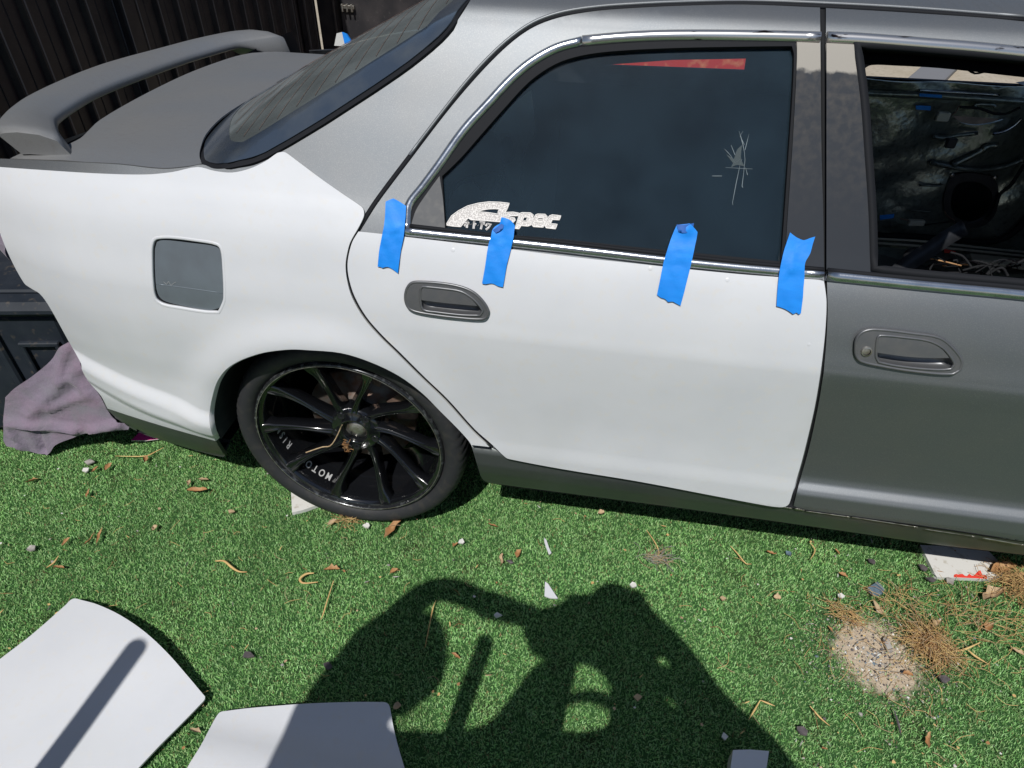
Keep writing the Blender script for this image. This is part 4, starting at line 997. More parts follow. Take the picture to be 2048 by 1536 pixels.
# ---- blue tape
def tape(outline, label, folds, curl=None, seed=0):
    rr = random.Random(seed); mbt = MB()
    wr = [(rr.uniform(0, 6), rr.uniform(-.8, .8)) for _ in folds]
    F = [(np.array(SIDE.px(*a, .012)), np.array(SIDE.px(*b, .012)), h) for a, b, h in folds]
    def deform(p, q):
        d = np.zeros(len(q))
        for a, b, h in F:
            ab = b-a; L2 = ab@ab; t = np.clip(((q-a)@ab)/L2, 0, 1); dist = np.sqrt(((q-(a+t[:, None]*ab))**2).sum(1))
            d += h*np.exp(-(dist/.0035)**2)*(.4+.6*np.sin(np.pi*np.clip(t, .02, .98)))
        d += .0006*np.sin(q[:, 0]*190+q[:, 1]*120)
        if curl is not None:
            c, hh, rad = curl; c = np.array(SIDE.px(*c, .012)); d += hh*np.exp(-(((q-c)**2).sum(1))/rad**2)
        z = q[:, 1]; base = .0022*sstep(.90, .925, z)+.0025*np.exp(-((z-.91)/.015)**2)
        return p+np.stack([0*d, -(d+base), 0*d+.0*d], -1)
    patch(mbt, SIDE, TAPE, outline, off=.0125, thick=.0006, step=.006, deform=deform, corner=40, sm=2, edge_mat=TAPED)
    c = SIDE.px(sum(p[0] for p in outline)/len(outline), sum(p[1] for p in outline)/len(outline), .0125)
    o = mbt.build('masking_tape_strip', loc=(c[0], 0, c[1])); tag(o, label, 'tape', 'blue tape strips along the top of the door skin'); return o
tape([(772, 402), (779, 399), (787, 396), (800, 402), (813, 411), (812, 433), (808, 472), (802, 499), (799, 520), (796, 547), (789, 542), (782, 537), (776, 534), (770, 534), (765, 536), (760, 534), (755, 534), (757, 515), (759, 496), (765, 468), (769, 450), (771, 425)],
     'blue tape strip at the rear corner of the door skin, nearest the fuel flap', [((766, 482), (810, 440), .0022), ((764, 492), (806, 470), .0015), ((775, 520), (790, 490), .001), ((768, 462), (808, 452), .001)], seed=1)
t2 = tape([(1004, 432), (1013, 433), (1022, 438), (1030, 450), (1029, 460), (1028, 472), (1023, 493), (1019, 510), (1014, 528), (1010, 552), (1006, 574), (1000, 573), (995, 572), (987, 568), (979, 567), (971, 568), (964, 567), (968, 545), (972, 520), (975, 500), (978, 485), (983, 470), (985, 459), (990, 452), (1000, 446)],
     'blue tape strip crossing the silver window sticker, its tip folded over', [((972, 506), (1016, 482), .002), ((984, 467), (1028, 466), .0016), ((980, 520), (1004, 500), .001), ((1004, 432), (1012, 462), .002)], curl=((1015, 440), .006, .012), seed=2)
t3 = tape([(1353, 449), (1365, 446), (1379, 444), (1386, 451), (1395, 463), (1393, 476), (1390, 489), (1383, 524), (1377, 550), (1369, 582), (1361, 612), (1352, 607), (1345, 603), (1336, 604), (1330, 598), (1322, 596), (1314, 590), (1319, 565), (1327, 525), (1336, 493), (1347, 463)],
     'blue tape strip in the middle of the rear window edge with a dark folded tip', [((1332, 520), (1380, 515), .0018), ((1325, 545), (1372, 540), .001), ((1340, 500), (1388, 495), .0012)], curl=((1372, 455), .007, .012), seed=3)
tape([(1580, 464), (1590, 472), (1600, 477), (1608, 479), (1618, 476), (1630, 472), (1625, 488), (1620, 505), (1612, 518), (1609, 529), (1609, 553), (1607, 575), (1606, 594), (1604, 612), (1602, 627), (1598, 629), (1593, 625), (1586, 628), (1577, 622), (1564, 616), (1553, 612), (1555, 580), (1558, 549), (1562, 523), (1569, 495)],
     'blue tape strip on the pillar between the two doors, torn jagged at its foot', [((1566, 520), (1590, 545), .002), ((1590, 500), (1578, 545), .0018), ((1562, 545), (1610, 535), .001), ((1558, 560), (1600, 520), .0012)], seed=4)
# folded-over dark tips
for tp, L in ((t2, [(986, 460), (1003, 446), (1008, 449), (1006, 456), (992, 465)]), (t3, [(1353, 449), (1366, 448), (1388, 447), (1386, 459), (1372, 465), (1357, 462)])):
    mbt = MB(); patch(mbt, SIDE, TAPED, L, off=.0175, thick=.0006, step=.006, sm=2, deform=lambda p, q: p+np.stack([0*q[:, 0], -.003*np.sin((q[:, 0]-q[:, 0].min())*120), 0*q[:, 0]], -1))
    o = mbt.build('folded_tip', loc=tuple(tp.location)); o.parent = tp; o.location = (0, 0, 0)
# a bit of blue and white tape standing on the far edge of the boot
mb = MB(); p = V(-.40, 1.33, .962)
prism(mb, TAPE, [p+V(.02, 0, -.01), p+V(.055, 0, -.01), p+V(.03, 0, .03), p+V(.015, 0, .035)], .012, (0, -1, .2)); prism(mb, WEDGE, [p+V(-.02, 0, -.01), p+V(.02, 0, -.01), p+V(.015, 0, .035), p+V(-.005, 0, .03)], .012, (0, -1, .2))
tag(mb.build('crumpled_tape_ball', loc=p), 'small blue and white ball of tape at the far edge of the boot lid', 'tape')

# ---- window sticker
def zk(L): return [(880+x/8.192, 395+y/8.192) for x, y in L]
mb = MB()
SO = -.0066
shapes = [([(112, 425), (190, 300), (300, 220), (450, 140), (620, 95), (800, 72), (980, 78), (1135, 95), (1110, 165), (1075, 235), (1045, 262), (1030, 330), (1010, 400), (930, 395), (700, 376), (510, 366), (460, 336), (400, 405), (340, 480), (210, 470), (112, 455)], [[(615, 232), (700, 205), (800, 188), (900, 185), (970, 190), (955, 230), (945, 272), (800, 250)]]),
          ([(1080, 245), (1200, 240), (1300, 258), (1280, 300), (1150, 300), (1130, 318), (1220, 335), (1235, 370), (1200, 410), (1040, 400), (1050, 300)], []),
          ([(1305, 262), (1345, 248), (1480, 252), (1528, 285), (1515, 360), (1490, 450), (1440, 470), (1330, 460), (1295, 515), (1230, 508), (1260, 410)], [[(1375, 322), (1437, 322), (1410, 386), (1350, 384)]]),
          ([(1565, 288), (1600, 272), (1720, 276), (1755, 310), (1735, 400), (1690, 488), (1530, 478), (1495, 430), (1530, 350)], [[(1610, 330), (1690, 336), (1680, 362), (1598, 356)], [(1580, 395), (1690, 402), (1684, 414), (1578, 408)]]),
          ([(1800, 298), (1840, 285), (1980, 300), (1955, 368), (1840, 360), (1812, 430), (1920, 438), (1892, 515), (1740, 497), (1712, 450), (1762, 340)], [])]
for L, H in shapes:
    patch(mb, SIDE, STICK, zk(L), holes=[zk(h) for h in H], off=SO, thick=.0003, step=.01, sm=1, back=False)
    for q in [L]+H:
        P1, N1 = side_path(zk(q), SO+.0003, sm=1, closed=True); P1 = dens(P1, .004); sweep(mb, STICKE, P1, V(0, -1, .6), [(-.0009, -.0002), (-.0009, .0003), (.0009, .0003), (.0009, -.0002)], closed=True)
for L in [[(398, 418), (482, 424)], [(452, 378), (446, 440), (440, 498)], [(446, 428), (398, 468)], [(505, 438), (506, 440.5)], [(562, 372), (556, 440), (550, 512)], [(558, 425), (592, 446)], [(622, 456), (624, 458)], [(648, 402), (735, 408), (712, 446)], [(688, 412), (682, 470), (668, 522)], [(775, 425), (752, 470)], [(775, 432), (835, 440), (800, 490), (752, 530)]]:
    P1, N1 = side_path(zk(L), SO+.0004, sm=1)
    if len(P1) < 3: P1 = np.linspace(P1[0], P1[-1], 3)
    sweep(mb, STICKE, P1, V(0, -1, .6), [(-.0021, -.0002), (-.0021, .0004), (.0021, .0004), (.0021, -.0002)])
    sweep(mb, STICK, P1, V(0, -1, .6), [(-.0011, .0003), (-.0011, .0007), (.0011, .0007), (.0011, .0003)])
c = SIDE.px(1000, 440, 0)
tag(mb.build('window_sticker', loc=(c[0], .1, c[1])), 'silver patterned lettering sticker low on the rear door window glass', 'sticker')

# ============================================================ GROUND
TURFB = mat('turf_backing', (.03, .08, .025), .9, 0, .1, noise=[(40, (.04, .10, .03), .4, .7), (8, (.03, .035, .015), .55, .8)])
BEIGE = mat('dusty_concrete', (.36, .31, .24), .85, 0, .2, noise=[(2.5, (.42, .37, .30), .4, .7), (30, (.28, .24, .18), .5, .75)], bump=[(120, .2, .004)])
mb = MB(); mb.add([(-60, -60, -.004), (60, -60, -.004), (60, 60, -.004), (-60, 60, -.004)], [(0, 1, 2, 3)], BEIGE, False)
tag(mb.build('ground'), None, None, kind='structure')
mb = MB(); mb.add([(-1.62, -5, 0), (6, -5, 0), (6, 1.95, 0), (-1.62, 1.95, 0)], [(0, 1, 2, 3)], TURFB, False)
tag(mb.build('turf_backing'), None, None, kind='structure')
DIRTC = at_z(1752, 1312, 0)
def noise2(x, y, s, seed=0):
    r_ = np.random.default_rng(seed); out = 0
    for k in range(6):
        a = r_.uniform(0, 6.28); f = s*(1.0+.6*k); ph = r_.uniform(0, 6.28); out = out+np.sin((x*math.cos(a)+y*math.sin(a))*f+ph)/(1+.4*k)
    return out/3.
def dirt_r(x, y):      # < 1 inside the bare patch
    dx, dy = x-DIRTC[0], y-DIRTC[1]; ca, sa = math.cos(.5), math.sin(.5)
    a, b = dx*ca-dy*sa, dx*sa+dy*ca
    return np.hypot(a/.118, b/.095)+.30*noise2(x, y, 38, 3)
def thin_out(nt, b, tc):
    N, L = nt.nodes, nt.links
    d = N.new('ShaderNodeVectorMath'); d.operation = 'DISTANCE'; d.inputs[1].default_value = (float(DIRTC[0]), float(DIRTC[1]), 0); L.new(tc.outputs['Object'], d.inputs[0])
    n = N.new('ShaderNodeTexNoise'); n.inputs['Scale'].default_value = 42; n.inputs['Detail'].default_value = 8; L.new(tc.outputs['Object'], n.inputs['Vector'])
    m = N.new('ShaderNodeMath'); m.operation = 'MULTIPLY_ADD'; L.new(n.outputs[0], m.inputs[0]); m.inputs[1].default_value = .11; L.new(d.outputs['Value'], m.inputs[2])
    r = N.new('ShaderNodeMapRange'); r.inputs[1].default_value = .135; r.inputs[2].default_value = .168; L.new(m.outputs[0], r.inputs[0])
    x = N.new('ShaderNodeMix'); x.data_type = 'RGBA'; L.new(r.outputs[0], x.inputs[0]); s_ = b.inputs['Base Color']; L.new(s_.links[0].from_socket, x.inputs[6]); x.inputs[7].default_value = (.032, .085, .027, 1); L.new(x.outputs[2], s_)
SAND = mat('sandy_soil', (.44, .35, .25), .9, 0, .2, noise=[(60, (.50, .42, .32), .4, .7), (260, (.28, .24, .19), .5, .7)], bump=[(300, .5, .003), (60, .4, .006)])
mb = MB(); vs = [tuple(DIRTC+V(0, 0, .0028))]
for j in range(1, 7):
    for i in range(48):
        a = 2*math.pi*i/48; r = .175*j/6*(1+.06*math.sin(3*a+1)+.08*math.sin(7*a)); x, y = DIRTC[0]+r*math.cos(a), DIRTC[1]+r*.78*math.sin(a); vs.append((x, y, .0008+.0018*(1-(j/6)**2)))
SOIL = mat('thinning_sandy_soil', (.44, .35, .25), .9, 0, .2, noise=[(60, (.50, .42, .32), .4, .7), (260, (.28, .24, .19), .5, .7)], bump=[(300, .5, .003), (60, .4, .006)], build=thin_out)
mb.add(vs, [(0, 1+i, 1+(i+1) % 48) for i in range(48)]+[(1+j*48+i, 1+(j+1)*48+i, 1+(j+1)*48+(i+1) % 48, 1+j*48+(i+1) % 48) for j in range(5) for i in range(48)], SOIL)
tag(mb.build('bare_soil'), None, None, kind='structure')

# ---- artificial turf blades
def attr_mat(name, rough=.55, transl=.25):
    m = bpy.data.materials.new(name); m.use_nodes = True; nt = m.node_tree; N, L = nt.nodes, nt.links; b = N['Principled BSDF']
    a = N.new('ShaderNodeAttribute'); a.attribute_name = 'tint'; L.new(a.outputs['Color'], b.inputs['Base Color'])
    b.inputs['Roughness'].default_value = rough; b.inputs['Specular IOR Level'].default_value = .35
    if transl:
        t = N.new('ShaderNodeBsdfTranslucent'); L.new(a.outputs['Color'], t.inputs[0]); mx = N.new('ShaderNodeMixShader'); mx.inputs[0].default_value = transl
        L.new(b.outputs[0], mx.inputs[1]); L.new(t.outputs[0], mx.inputs[2]); L.new(mx.outputs[0], N['Material Output'].inputs[0])
    return m
def make_blades(name, x0, x1, y0, y1, density, wid, length, seed, holes=None):
    r_ = np.random.default_rng(seed); n = int((x1-x0)*(y1-y0)*density)
    x = r_.uniform(x0, x1, n); y = r_.uniform(y0, y1, n)
    keep = r_.random(n) < np.clip((dirt_r(x, y)-.50)/.70, 0.05, 1)**1.1
    if holes is not None: keep &= ~holes(x, y)
    x, y = x[keep], y[keep]; n = len(x)
    patchy = noise2(x, y, 9, 5); fine = noise2(x, y, 55, 6)
    L = length*r_.uniform(.55, 1.25, n); az = r_.uniform(0, 2*math.pi, n)+.8*noise2(x, y, 30, 7); lean = r_.uniform(.25, 1.25, n); w_ = wid*r_.uniform(.7, 1.3, n)
    dx, dy = np.cos(az), np.sin(az); tw = r_.uniform(-.9, .9, n); px_, py_ = -np.sin(az+tw), np.cos(az+tw)
    P = np.zeros((n, 5, 3)); curl = r_.uniform(.2, 1.6, n)
    h1, h2 = L*.5*np.cos(lean*.6), L*(.5*np.cos(lean*.6)+.42*np.cos(lean*.6+curl)); r1, r2 = L*.5*np.sin(lean*.6), L*(.5*np.sin(lean*.6)+.42*np.sin(lean*.6+curl))
    P[:, 0] = np.stack([x-px_*w_/2, y-py_*w_/2, 0*x], -1); P[:, 1] = np.stack([x+px_*w_/2, y+py_*w_/2, 0*x], -1)
    P[:, 2] = np.stack([x+dx*r1+px_*w_*.5, y+dy*r1+py_*w_*.5, h1], -1); P[:, 3] = np.stack([x+dx*r1-px_*w_*.5, y+dy*r1-py_*w_*.5, h1], -1)
    P[:, 4] = np.stack([x+dx*r2, y+dy*r2, np.maximum(h2, .002)], -1)
    me = bpy.data.meshes.new(name); me.vertices.add(n*5); me.vertices.foreach_set('co', P.ravel())
    me.loops.add(n*7); me.polygons.add(n*2); b = (np.arange(n)*5)[:, None]
    me.loops.foreach_set('vertex_index', np.concatenate([b+np.array([0, 1, 2, 3])[None], b+np.array([3, 2, 4])[None]], 1).ravel())
    ls = (np.arange(n)*7)[:, None]+np.array([0, 4])[None]; me.polygons.foreach_set('loop_start', ls.ravel())
    try: me.polygons.foreach_set('loop_total', np.tile([4, 3], n))
    except Exception: pass
    me.update(calc_edges=True); me.validate()
    col = np.zeros((n, 4)); col[:, 3] = 1
    base = np.array([[.21, .44, .13], [.29, .56, .18], [.15, .34, .10], [.38, .63, .27], [.35, .51, .21]])
    k = r_.integers(0, 5, n); c = base[k]*(1+.18*patchy[:, None]+.12*fine[:, None])*r_.uniform(.75, 1.25, n)[:, None]
    brown = r_.random(n) < (.03+.05*np.clip(patchy, 0, 1)+.35*np.exp(-np.clip(dirt_r(x, y)-1, 0, 9)*3.0)); c[brown] = np.array([.26, .19, .09])*r_.uniform(.6, 1.3, (brown.sum(), 1))
    col[:, :3] = np.clip(c, 0, 1)
    at = me.attributes.new('tint', 'FLOAT_COLOR', 'POINT'); at.data.foreach_set('color', np.repeat(col, 5, 0).ravel())
    me.materials.append(TURF); o = bpy.data.objects.new(name, me); COL.objects.link(o); tag(o, None, None, kind='stuff'); return o
TURF = attr_mat('turf_blades')
g_ = make_blades('artificial_turf', -1.45, 2.3, -.90, .50, 95000, .0016, .0105, 3)
g2 = make_blades('artificial_turf', -1.62, 4.5, -3.6, -.95, 9000, .0040, .018, 4)
tag(g_, 'short curly green artificial grass strewn with dry bits', 'turf'); tag(g2, 'short green artificial grass behind the photographer', 'turf')
def wall_turf(): pass

# ============================================================ WHITE PANELS AND BOARDS ON THE GROUND
def gpanel(outline, h, label, name='loose_panel', thick=.005, cat='car panel', m=None, loc=None, sm=4, step=.02, em=None):
    sf = ZS(h); mbp = MB(); patch(mbp, sf, m or WHITE, outline, off=0, thick=thick, step=step, corner=38, sm=sm, edge_mat=em or WEDGE)
    c = sf.px(sum(p[0] for p in outline)/len(outline), sum(p[1] for p in outline)/len(outline), 0)
    o = mbp.build(name, loc=(c[0], c[1], 0)); tag(o, label, cat); return o
A1, B1 = at_z(150, 1197, 0), at_z(410, 1395, 0); ed = unit((B1-A1)[:2]); en = np.array([-ed[1], ed[0]])
def h1(x, y):
    t = (x-A1[0])*en[0]+(y-A1[1])*en[1]      # distance from the upper right edge chord (positive outside)
    s = (x-A1[0])*ed[0]+(y-A1[1])*ed[1]
    return .022+.030*np.exp(-np.clip(-t+.10, 0, 2)**2/.09)*np.exp(-((s-.28)/.22)**2)-.004*np.clip(-t-.3, 0, 2)
gpanel([(150, 1197), (163, 1200), (195, 1209), (240, 1230), (290, 1264), (335, 1306), (372, 1348), (404, 1386), (410, 1393), (409, 1399), (400, 1409), (372, 1438), (320, 1490), (288, 1524), (240, 1575), (60, 1760), (-160, 1590), (-230, 1500), (-100, 1400), (0, 1318), (60, 1272), (130, 1211), (141, 1200)], h1,
       'large white curved body panel lying on the turf, crossed by a dark post shadow')
def h2(x, y):
    p = (y+.60)/.03
    return .030-.012*np.tanh(p*.8)+.012*np.exp(-((x-.05)/.16)**2)
gpanel([(434, 1431), (441, 1424), (452, 1422), (490, 1417), (547, 1412), (615, 1407), (700, 1404), (760, 1404), (772, 1405), (778, 1410), (781, 1420), (786, 1450), (797, 1495), (812, 1545), (830, 1610), (600, 1680), (340, 1650), (350, 1590), (374, 1536), (402, 1490), (422, 1452)], h2,
       'folded white panel half covered by the photographer shadow, right of the large curved panel', 'folded_panel')
gpanel([(1466, 1500), (1500, 1499), (1538, 1502), (1534, 1530), (1524, 1580), (1455, 1580)], lambda x, y: .05+0*x, 'small pale grey box shaped offcut lying in the photographer shadow', 'panel_offcut', thick=.045, cat='offcut', sm=1)
gpanel([(582, 982), (584, 1025), (606, 1020), (640, 1008), (664, 996), (640, 970)], lambda x, y: .014+0*x, 'dirty white board wedged under the left side of the black wheel', 'white_board', thick=.012, cat='board', m=BOARD, sm=1)
bo = gpanel([(1840, 1090), (1852, 1112), (1873, 1154), (1930, 1156), (1985, 1159), (2006, 1150), (1995, 1120), (1970, 1095)], lambda x, y: .014+0*x, 'white board with a red smear lying under the sill near dry straw', 'white_board', thick=.012, cat='board', m=BOARD, sm=1)
mb = MB(); rr = random.Random(3)
up_, lo_ = [], []
for i in range(16):
    u = 1908+i*4.4; v = 1154+(i/15)*3; up_.append(at_z(u, v-3-rr.uniform(0, 6)-(8 if i in (11, 12) else 0), .0150)); lo_.append(at_z(u, v+.5, .0150))
mb.add([tuple(p) for p in up_+lo_], [(i, 16+i, 17+i, i+1) for i in range(15)], REDP, False)
o = mb.build('red_smear', loc=tuple(bo.location)); o.parent = bo; o.location = (0, 0, 0)
gpanel([(262, 881), (275, 868), (285, 858), (330, 868), (324, 877), (290, 881)], lambda x, y: .018+.02*np.clip(y-.22, 0, 1), 'bright pink sheet poking out beneath the rear skirt of the car', 'pink_sheet', thick=.003, cat='sheet', m=PINK, sm=1)
gpanel([(1090, 1163), (1096, 1167), (1116, 1197), (1100, 1196), (1089, 1192)], lambda x, y: .018+0*x, 'white triangular shard on the turf above the arm shadow', 'plastic_shard', thick=.003, cat='shard', sm=1, step=.01)
gpanel([(1088, 1075), (1093, 1080), (1098, 1095), (1103, 1106), (1098, 1109), (1093, 1097), (1089, 1085)], lambda x, y: .017+0*x, 'thin white sliver between the sill and the white triangular shard', 'plastic_shard', thick=.002, cat='shard', sm=1, step=.01)
gpanel([(1734, 1176), (1755, 1163), (1769, 1177), (1766, 1186), (1758, 1190), (1746, 1189)], lambda x, y: .020+0*x, 'blue grey flat stone chip below the white board with the red smear', 'slate_chip', thick=.006, cat='chip', m=SLATE, sm=1, step=.01, em=SLATE)
gpanel([(1766, 1277), (1774, 1270), (1786, 1298), (1784, 1304), (1776, 1302)], lambda x, y: .016+0*x, 'long grey stone chip on the bare soil beside the straw', 'slate_chip', thick=.006, cat='chip', m=CHIP, sm=1, step=.01, em=CHIP)
gpanel([(1745, 1197), (1752, 1203), (1768, 1222), (1764, 1227), (1754, 1222)], lambda x, y: .018+0*x, 'pale pointed flake just below the blue grey stone chip', 'pale_flake', thick=.002, cat='flake', m=LEAF2, sm=1, step=.01)

# ============================================================ LITTER
def leafmesh(mbx, m, L, W, curl, fold, c, az, tilt, seed, z=.016):
    r_ = random.Random(seed); n = 7; vs = []
    for i in range(n+1):
        t = i/n; w_ = W*math.sin(math.pi*min(.999, max(.02, t**.85)))**.8*(1+.25*r_.uniform(-1, 1)); x = (t-.5)*L; zc = curl*(4*(t-.5)**2)+r_.uniform(-1, 1)*W*.08
        yc = .18*L*math.sin(t*2.2)*r_.uniform(.6, 1)
        vs += [V(x, yc-w_/2, zc+fold*w_), V(x, yc, zc), V(x, yc+w_/2, zc+fold*w_*r_.uniform(.4, 1.4))]
    R_ = rotz(az); a, b = math.cos(tilt), math.sin(tilt); Rt = np.array([[1, 0, 0], [0, a, -b], [0, b, a]])
    vs = [R_@(Rt@q)+V(c[0], c[1], z) for q in vs]
    mbx.add(vs, [(i*3+j, (i+1)*3+j, (i+1)*3+j+1, i*3+j+1) for i in range(n) for j in range(2)], m)
    mbx.add([q-V(0, 0, .0006) for q in vs], [(i*3+j, i*3+j+1, (i+1)*3+j+1, (i+1)*3+j) for i in range(n) for j in range(2)], m)
def leaf(u0, v0, u1, v1, w_, label, m=None, grp=None, curl=.15, fold=.5, name='dry_leaf', cat='leaf', seed=None):
    a, b = at_z(u0, v0, .014), at_z(u1, v1, .014); c = (a+b)/2; L = np.linalg.norm(b-a); seed = seed if seed is not None else int(u0*7+v0)
    mbx = MB(); leafmesh(mbx, m or LEAF, L, w_*L, curl*L, fold, c, math.atan2(b[1]-a[1], b[0]-a[0]), random.Random(seed).uniform(-.4, .4), seed)
    o = mbx.build(name, loc=(c[0], c[1], .014)); tag(o, label, cat, grp or 'dry leaves lying on the turf'); return o
LV = [
 (770, 1082, 812, 1044, .28, 'long curled reddish brown leaf right under the tyre', LEAF),
 (648, 1143, 680, 1144, .38, 'flat orange leaf right of the hooked dry twig', LEAF),
 (376, 984, 415, 988, .26, 'orange brown leaf stick left of the wheel, largest on that side', LEAF),
 (52, 968, 79, 961, .42, 'orange leaf near the left picture edge below the mauve cloth', LEAF),
 (186, 947, 200, 934, .36, 'reddish leaf beside a grey chip in front of the mauve cloth', LEAF),
 (210, 943, 227, 929, .38, 'crumpled brown leaf right of the grey chip by the mauve cloth', LEAF),
 (289, 927, 298, 914, .48, 'small upright leaf just below the rear skirt', LEAF),
 (376, 972, 383, 961, .5, 'small oval tan leaf above the orange brown leaf stick', LEAF2),
 (396, 962, 417, 964, .4, 'pair shaped pale orange leaf above the leaf stick', LEAF2),
 (175, 997, 184, 979, .30, 'narrow pinkish brown leaf piece in the open left turf', LEAF),
 (124, 1093, 143, 1078, .30, 'narrow leaf above the apex of the large white panel', LEAF),
 (170, 1093, 193, 1070, .13, 'thin bent brown stalk leaf, left of two', LEAF),
 (195, 1091, 212, 1058, .14, 'thin bent brown stalk leaf, right of two', LEAF),
 (306, 1063, 316, 1052, .7, 'yellow star shaped leaf scrap in the left turf', LEAF2),
 (107, 1137, 128, 1141, .42, 'brown leaf above the tip of the large white panel', LEAF),
 (380, 1460, 400, 1472, .35, 'tan leaf between the two large white panels', LEAF2),
 (780, 1147, 797, 1141, .5, 'small orange leaf between wheel and arc of shadow', LEAF),
 (655, 1052, 675, 1042, .36, 'split tan leaf left of the straw tuft under the tyre', LEAF2),
 (975, 1050, 995, 1058, .30, 'small orange leaf sliver near the sill shadow', LEAF),
 (906, 1096, 917, 1088, .5, 'rusty leaf scrap beside a white flake below the tyre', LEAF),
 (1003, 1130, 1006, 1109, .34, 'upright tan leaf left of the thin white sliver', LEAF2),
 (1034, 1118, 1044, 1102, .6, 'crumpled brown leaf left of the thin white sliver', LEAF),
 (1195, 1028, 1209, 1027, .75, 'round beige leaf touching the sill shadow', LEAF2),
 (1532, 1105, 1552, 1113, .25, 'thin orange leaf left of a blue flake', LEAF),
 (1676, 1147, 1694, 1158, .42, 'orange leaf left of the white board with the red smear', LEAF),
 (1668, 1099, 1676, 1111, .5, 'brown leaf beside a pale flake near the sill shadow', LEAF),
 (1546, 1196, 1562, 1200, .9, 'pale beige triangular leaf in the right turf', LEAF2),
 (1965, 1208, 2018, 1190, .35, 'long tan leaf among straw below the big brown leaf', LEAF2),
 (1975, 1148, 2035, 1141, .30, 'big brown leaf lying against the white board', LEAF),
 (2040, 1150, 2046, 1180, .5, 'brown leaf at the right picture edge by the board', LEAF),
 (2018, 1296, 2048, 1318, .30, 'curved tan leaf at the right picture edge', LEAF2),
 (1865, 1258, 1884, 1246, .45, 'greyish curled leaf beside the straw heap', LEAF2),
 (1699, 1224, 1707, 1240, .45, 'rust coloured leaf above the bare soil', LEAF),
 (1804, 1348, 1826, 1356, .6, 'orange leaf flat on the bare soil', LEAF),
 (1972, 1268, 1990, 1252, .5, 'folded brown leaf in the turf right of the straw heap', LEAF),
 (1653, 1253, 1663, 1267, .35, 'small rust leaf at the left rim of the bare soil', LEAF),
 (787, 1416, 803, 1414, .9, 'round tan leaf at the corner of the folded white panel', LEAF2),
 (903, 1308, 918, 1322, .35, 'small orange leaf beside the round head shadow', LEAF),
 (1856, 1500, 1863, 1468, .22, 'narrow rust leaf upright in the lower right turf', LEAF),
 (1642, 1499, 1655, 1502, .5, 'orange leaf scrap in the bottom right turf', LEAF),
]
for i, (a, b, c, d, w_, lab, m) in enumerate(LV): leaf(a, b, c, d, w_, lab, m)
def chip(u, v, r, label, m, seed=0, name='stone_chip'):
    rr = random.Random(seed+int(u)); c = at_z(u, v, .014); n = rr.choice([4, 5, 6]); pts = []
    for i in range(n):
        a = 2*math.pi*i/n+rr.uniform(-.3, .3); q = r*rr.uniform(.7, 1.2); pts.append(c+V(q*math.cos(a), .8*q*math.sin(a), .004+rr.uniform(-.002, .002)))
    mbx = MB(); prism(mbx, m, pts, .004, (0, 0, 1)); o = mbx.build(name, loc=tuple(c)); tag(o, label, 'chip', 'small chips on the turf'); return o
for u, v, r, lab, m in [(178, 925, .016, 'flat grey chip with a white mark in front of the mauve cloth', CHIP), (172, 940, .012, 'pale chip under the flat grey chip by the mauve cloth', BOARD), (62, 1097, .012, 'grey angular chip near the left picture edge', CHIP),
                        (734, 1052, .011, 'square cream chip just below the tyre', BOARD), (923, 1084, .010, 'white rounded flake beside the rusty leaf scrap', BOARD), (1266, 1171, .009, 'white chip above the phone shadow', BOARD), (1020, 1124, .010, 'dark round chip left of the thin white sliver', CHIPD),
                        (1577, 1107, .009, 'sky blue flake right of the thin orange leaf', SLATE), (1744, 1123, .011, 'purple grey chip under the sill shadow', CHIPD), (1846, 1136, .013, 'dark chip at the left corner of the smeared board', CHIPD), (1862, 1160, .013, 'dark chip below the corner of the smeared board', CHIPD),
                        (1898, 1162, .013, 'grey rounded chip under the red smear', CHIP), (1682, 1193, .009, 'tiny white chip left of the blue grey stone chip', BOARD), (1887, 1360, .015, 'dark chip right of the bare soil', CHIPD), (1603, 1463, .013, 'dark crumpled chip in the lower right turf', CHIPD),
                        (498, 1311, .013, 'dark purple chip in the turf above the folded panel', CHIPD), (656, 1333, .012, 'dark chip with an orange stalk left of the head shadow', CHIPD), (463, 1024, .011, 'pale bent flake left of the wheel', LEAF2), (1276, 1395, .012, 'brown stub lying in the body shadow', LEAF2),
                        (1449, 1474, .010, 'pale flake in the body shadow near the offcut', BOARD), (995, 1232, .011, 'pale rectangular flake inside the arc shadow', BOARD), (1445, 1198, .009, 'beige oblong chip in the right turf', LEAF2)]:
    chip(u, v, r, lab, m)
# twigs
def twig(L, r, label, m=None, name='dry_twig', z=.018):
    pts = [at_z(u, v, z) for u, v in L]; mbx = MB(); tube(mbx, m or STRAW, pts, r, 6, smooth_n=4, scale=[.5, 1, 1.2, .8, .4])
    o = mbx.build(name, loc=tuple(pts[len(pts)//2])); tag(o, label, 'twig', 'dry twigs on the turf'); return o
twig([(430, 1122), (448, 1122), (463, 1134), (478, 1143), (494, 1144)], .0030, 'wavy cream seed stalk in the left turf')
twig([(628, 1146), (612, 1148), (600, 1158), (606, 1166), (636, 1164)], .0032, 'hooked pale dry twig left of the flat orange leaf')
twig([(667, 1162), (655, 1200), (645, 1232), (640, 1240)], .0018, 'long thin straw standing up between hooked twig and head shadow')
twig([(850, 1295), (866, 1216), (872, 1200)], .0016, 'faint stalk crossing the head shadow')
twig([(1293, 1060), (1310, 1085), (1318, 1105), (1312, 1116)], .0016, 'thin straw pointing down to a wispy tuft below the sill')
twig([(1461, 1092), (1475, 1107), (1492, 1127), (1503, 1128)], .0018, 'straight straw in the turf below the sill, bent at its foot')
twig([(1521, 1400), (1497, 1440)], .0018, 'straw at the edge of the diagonal arm shadow')
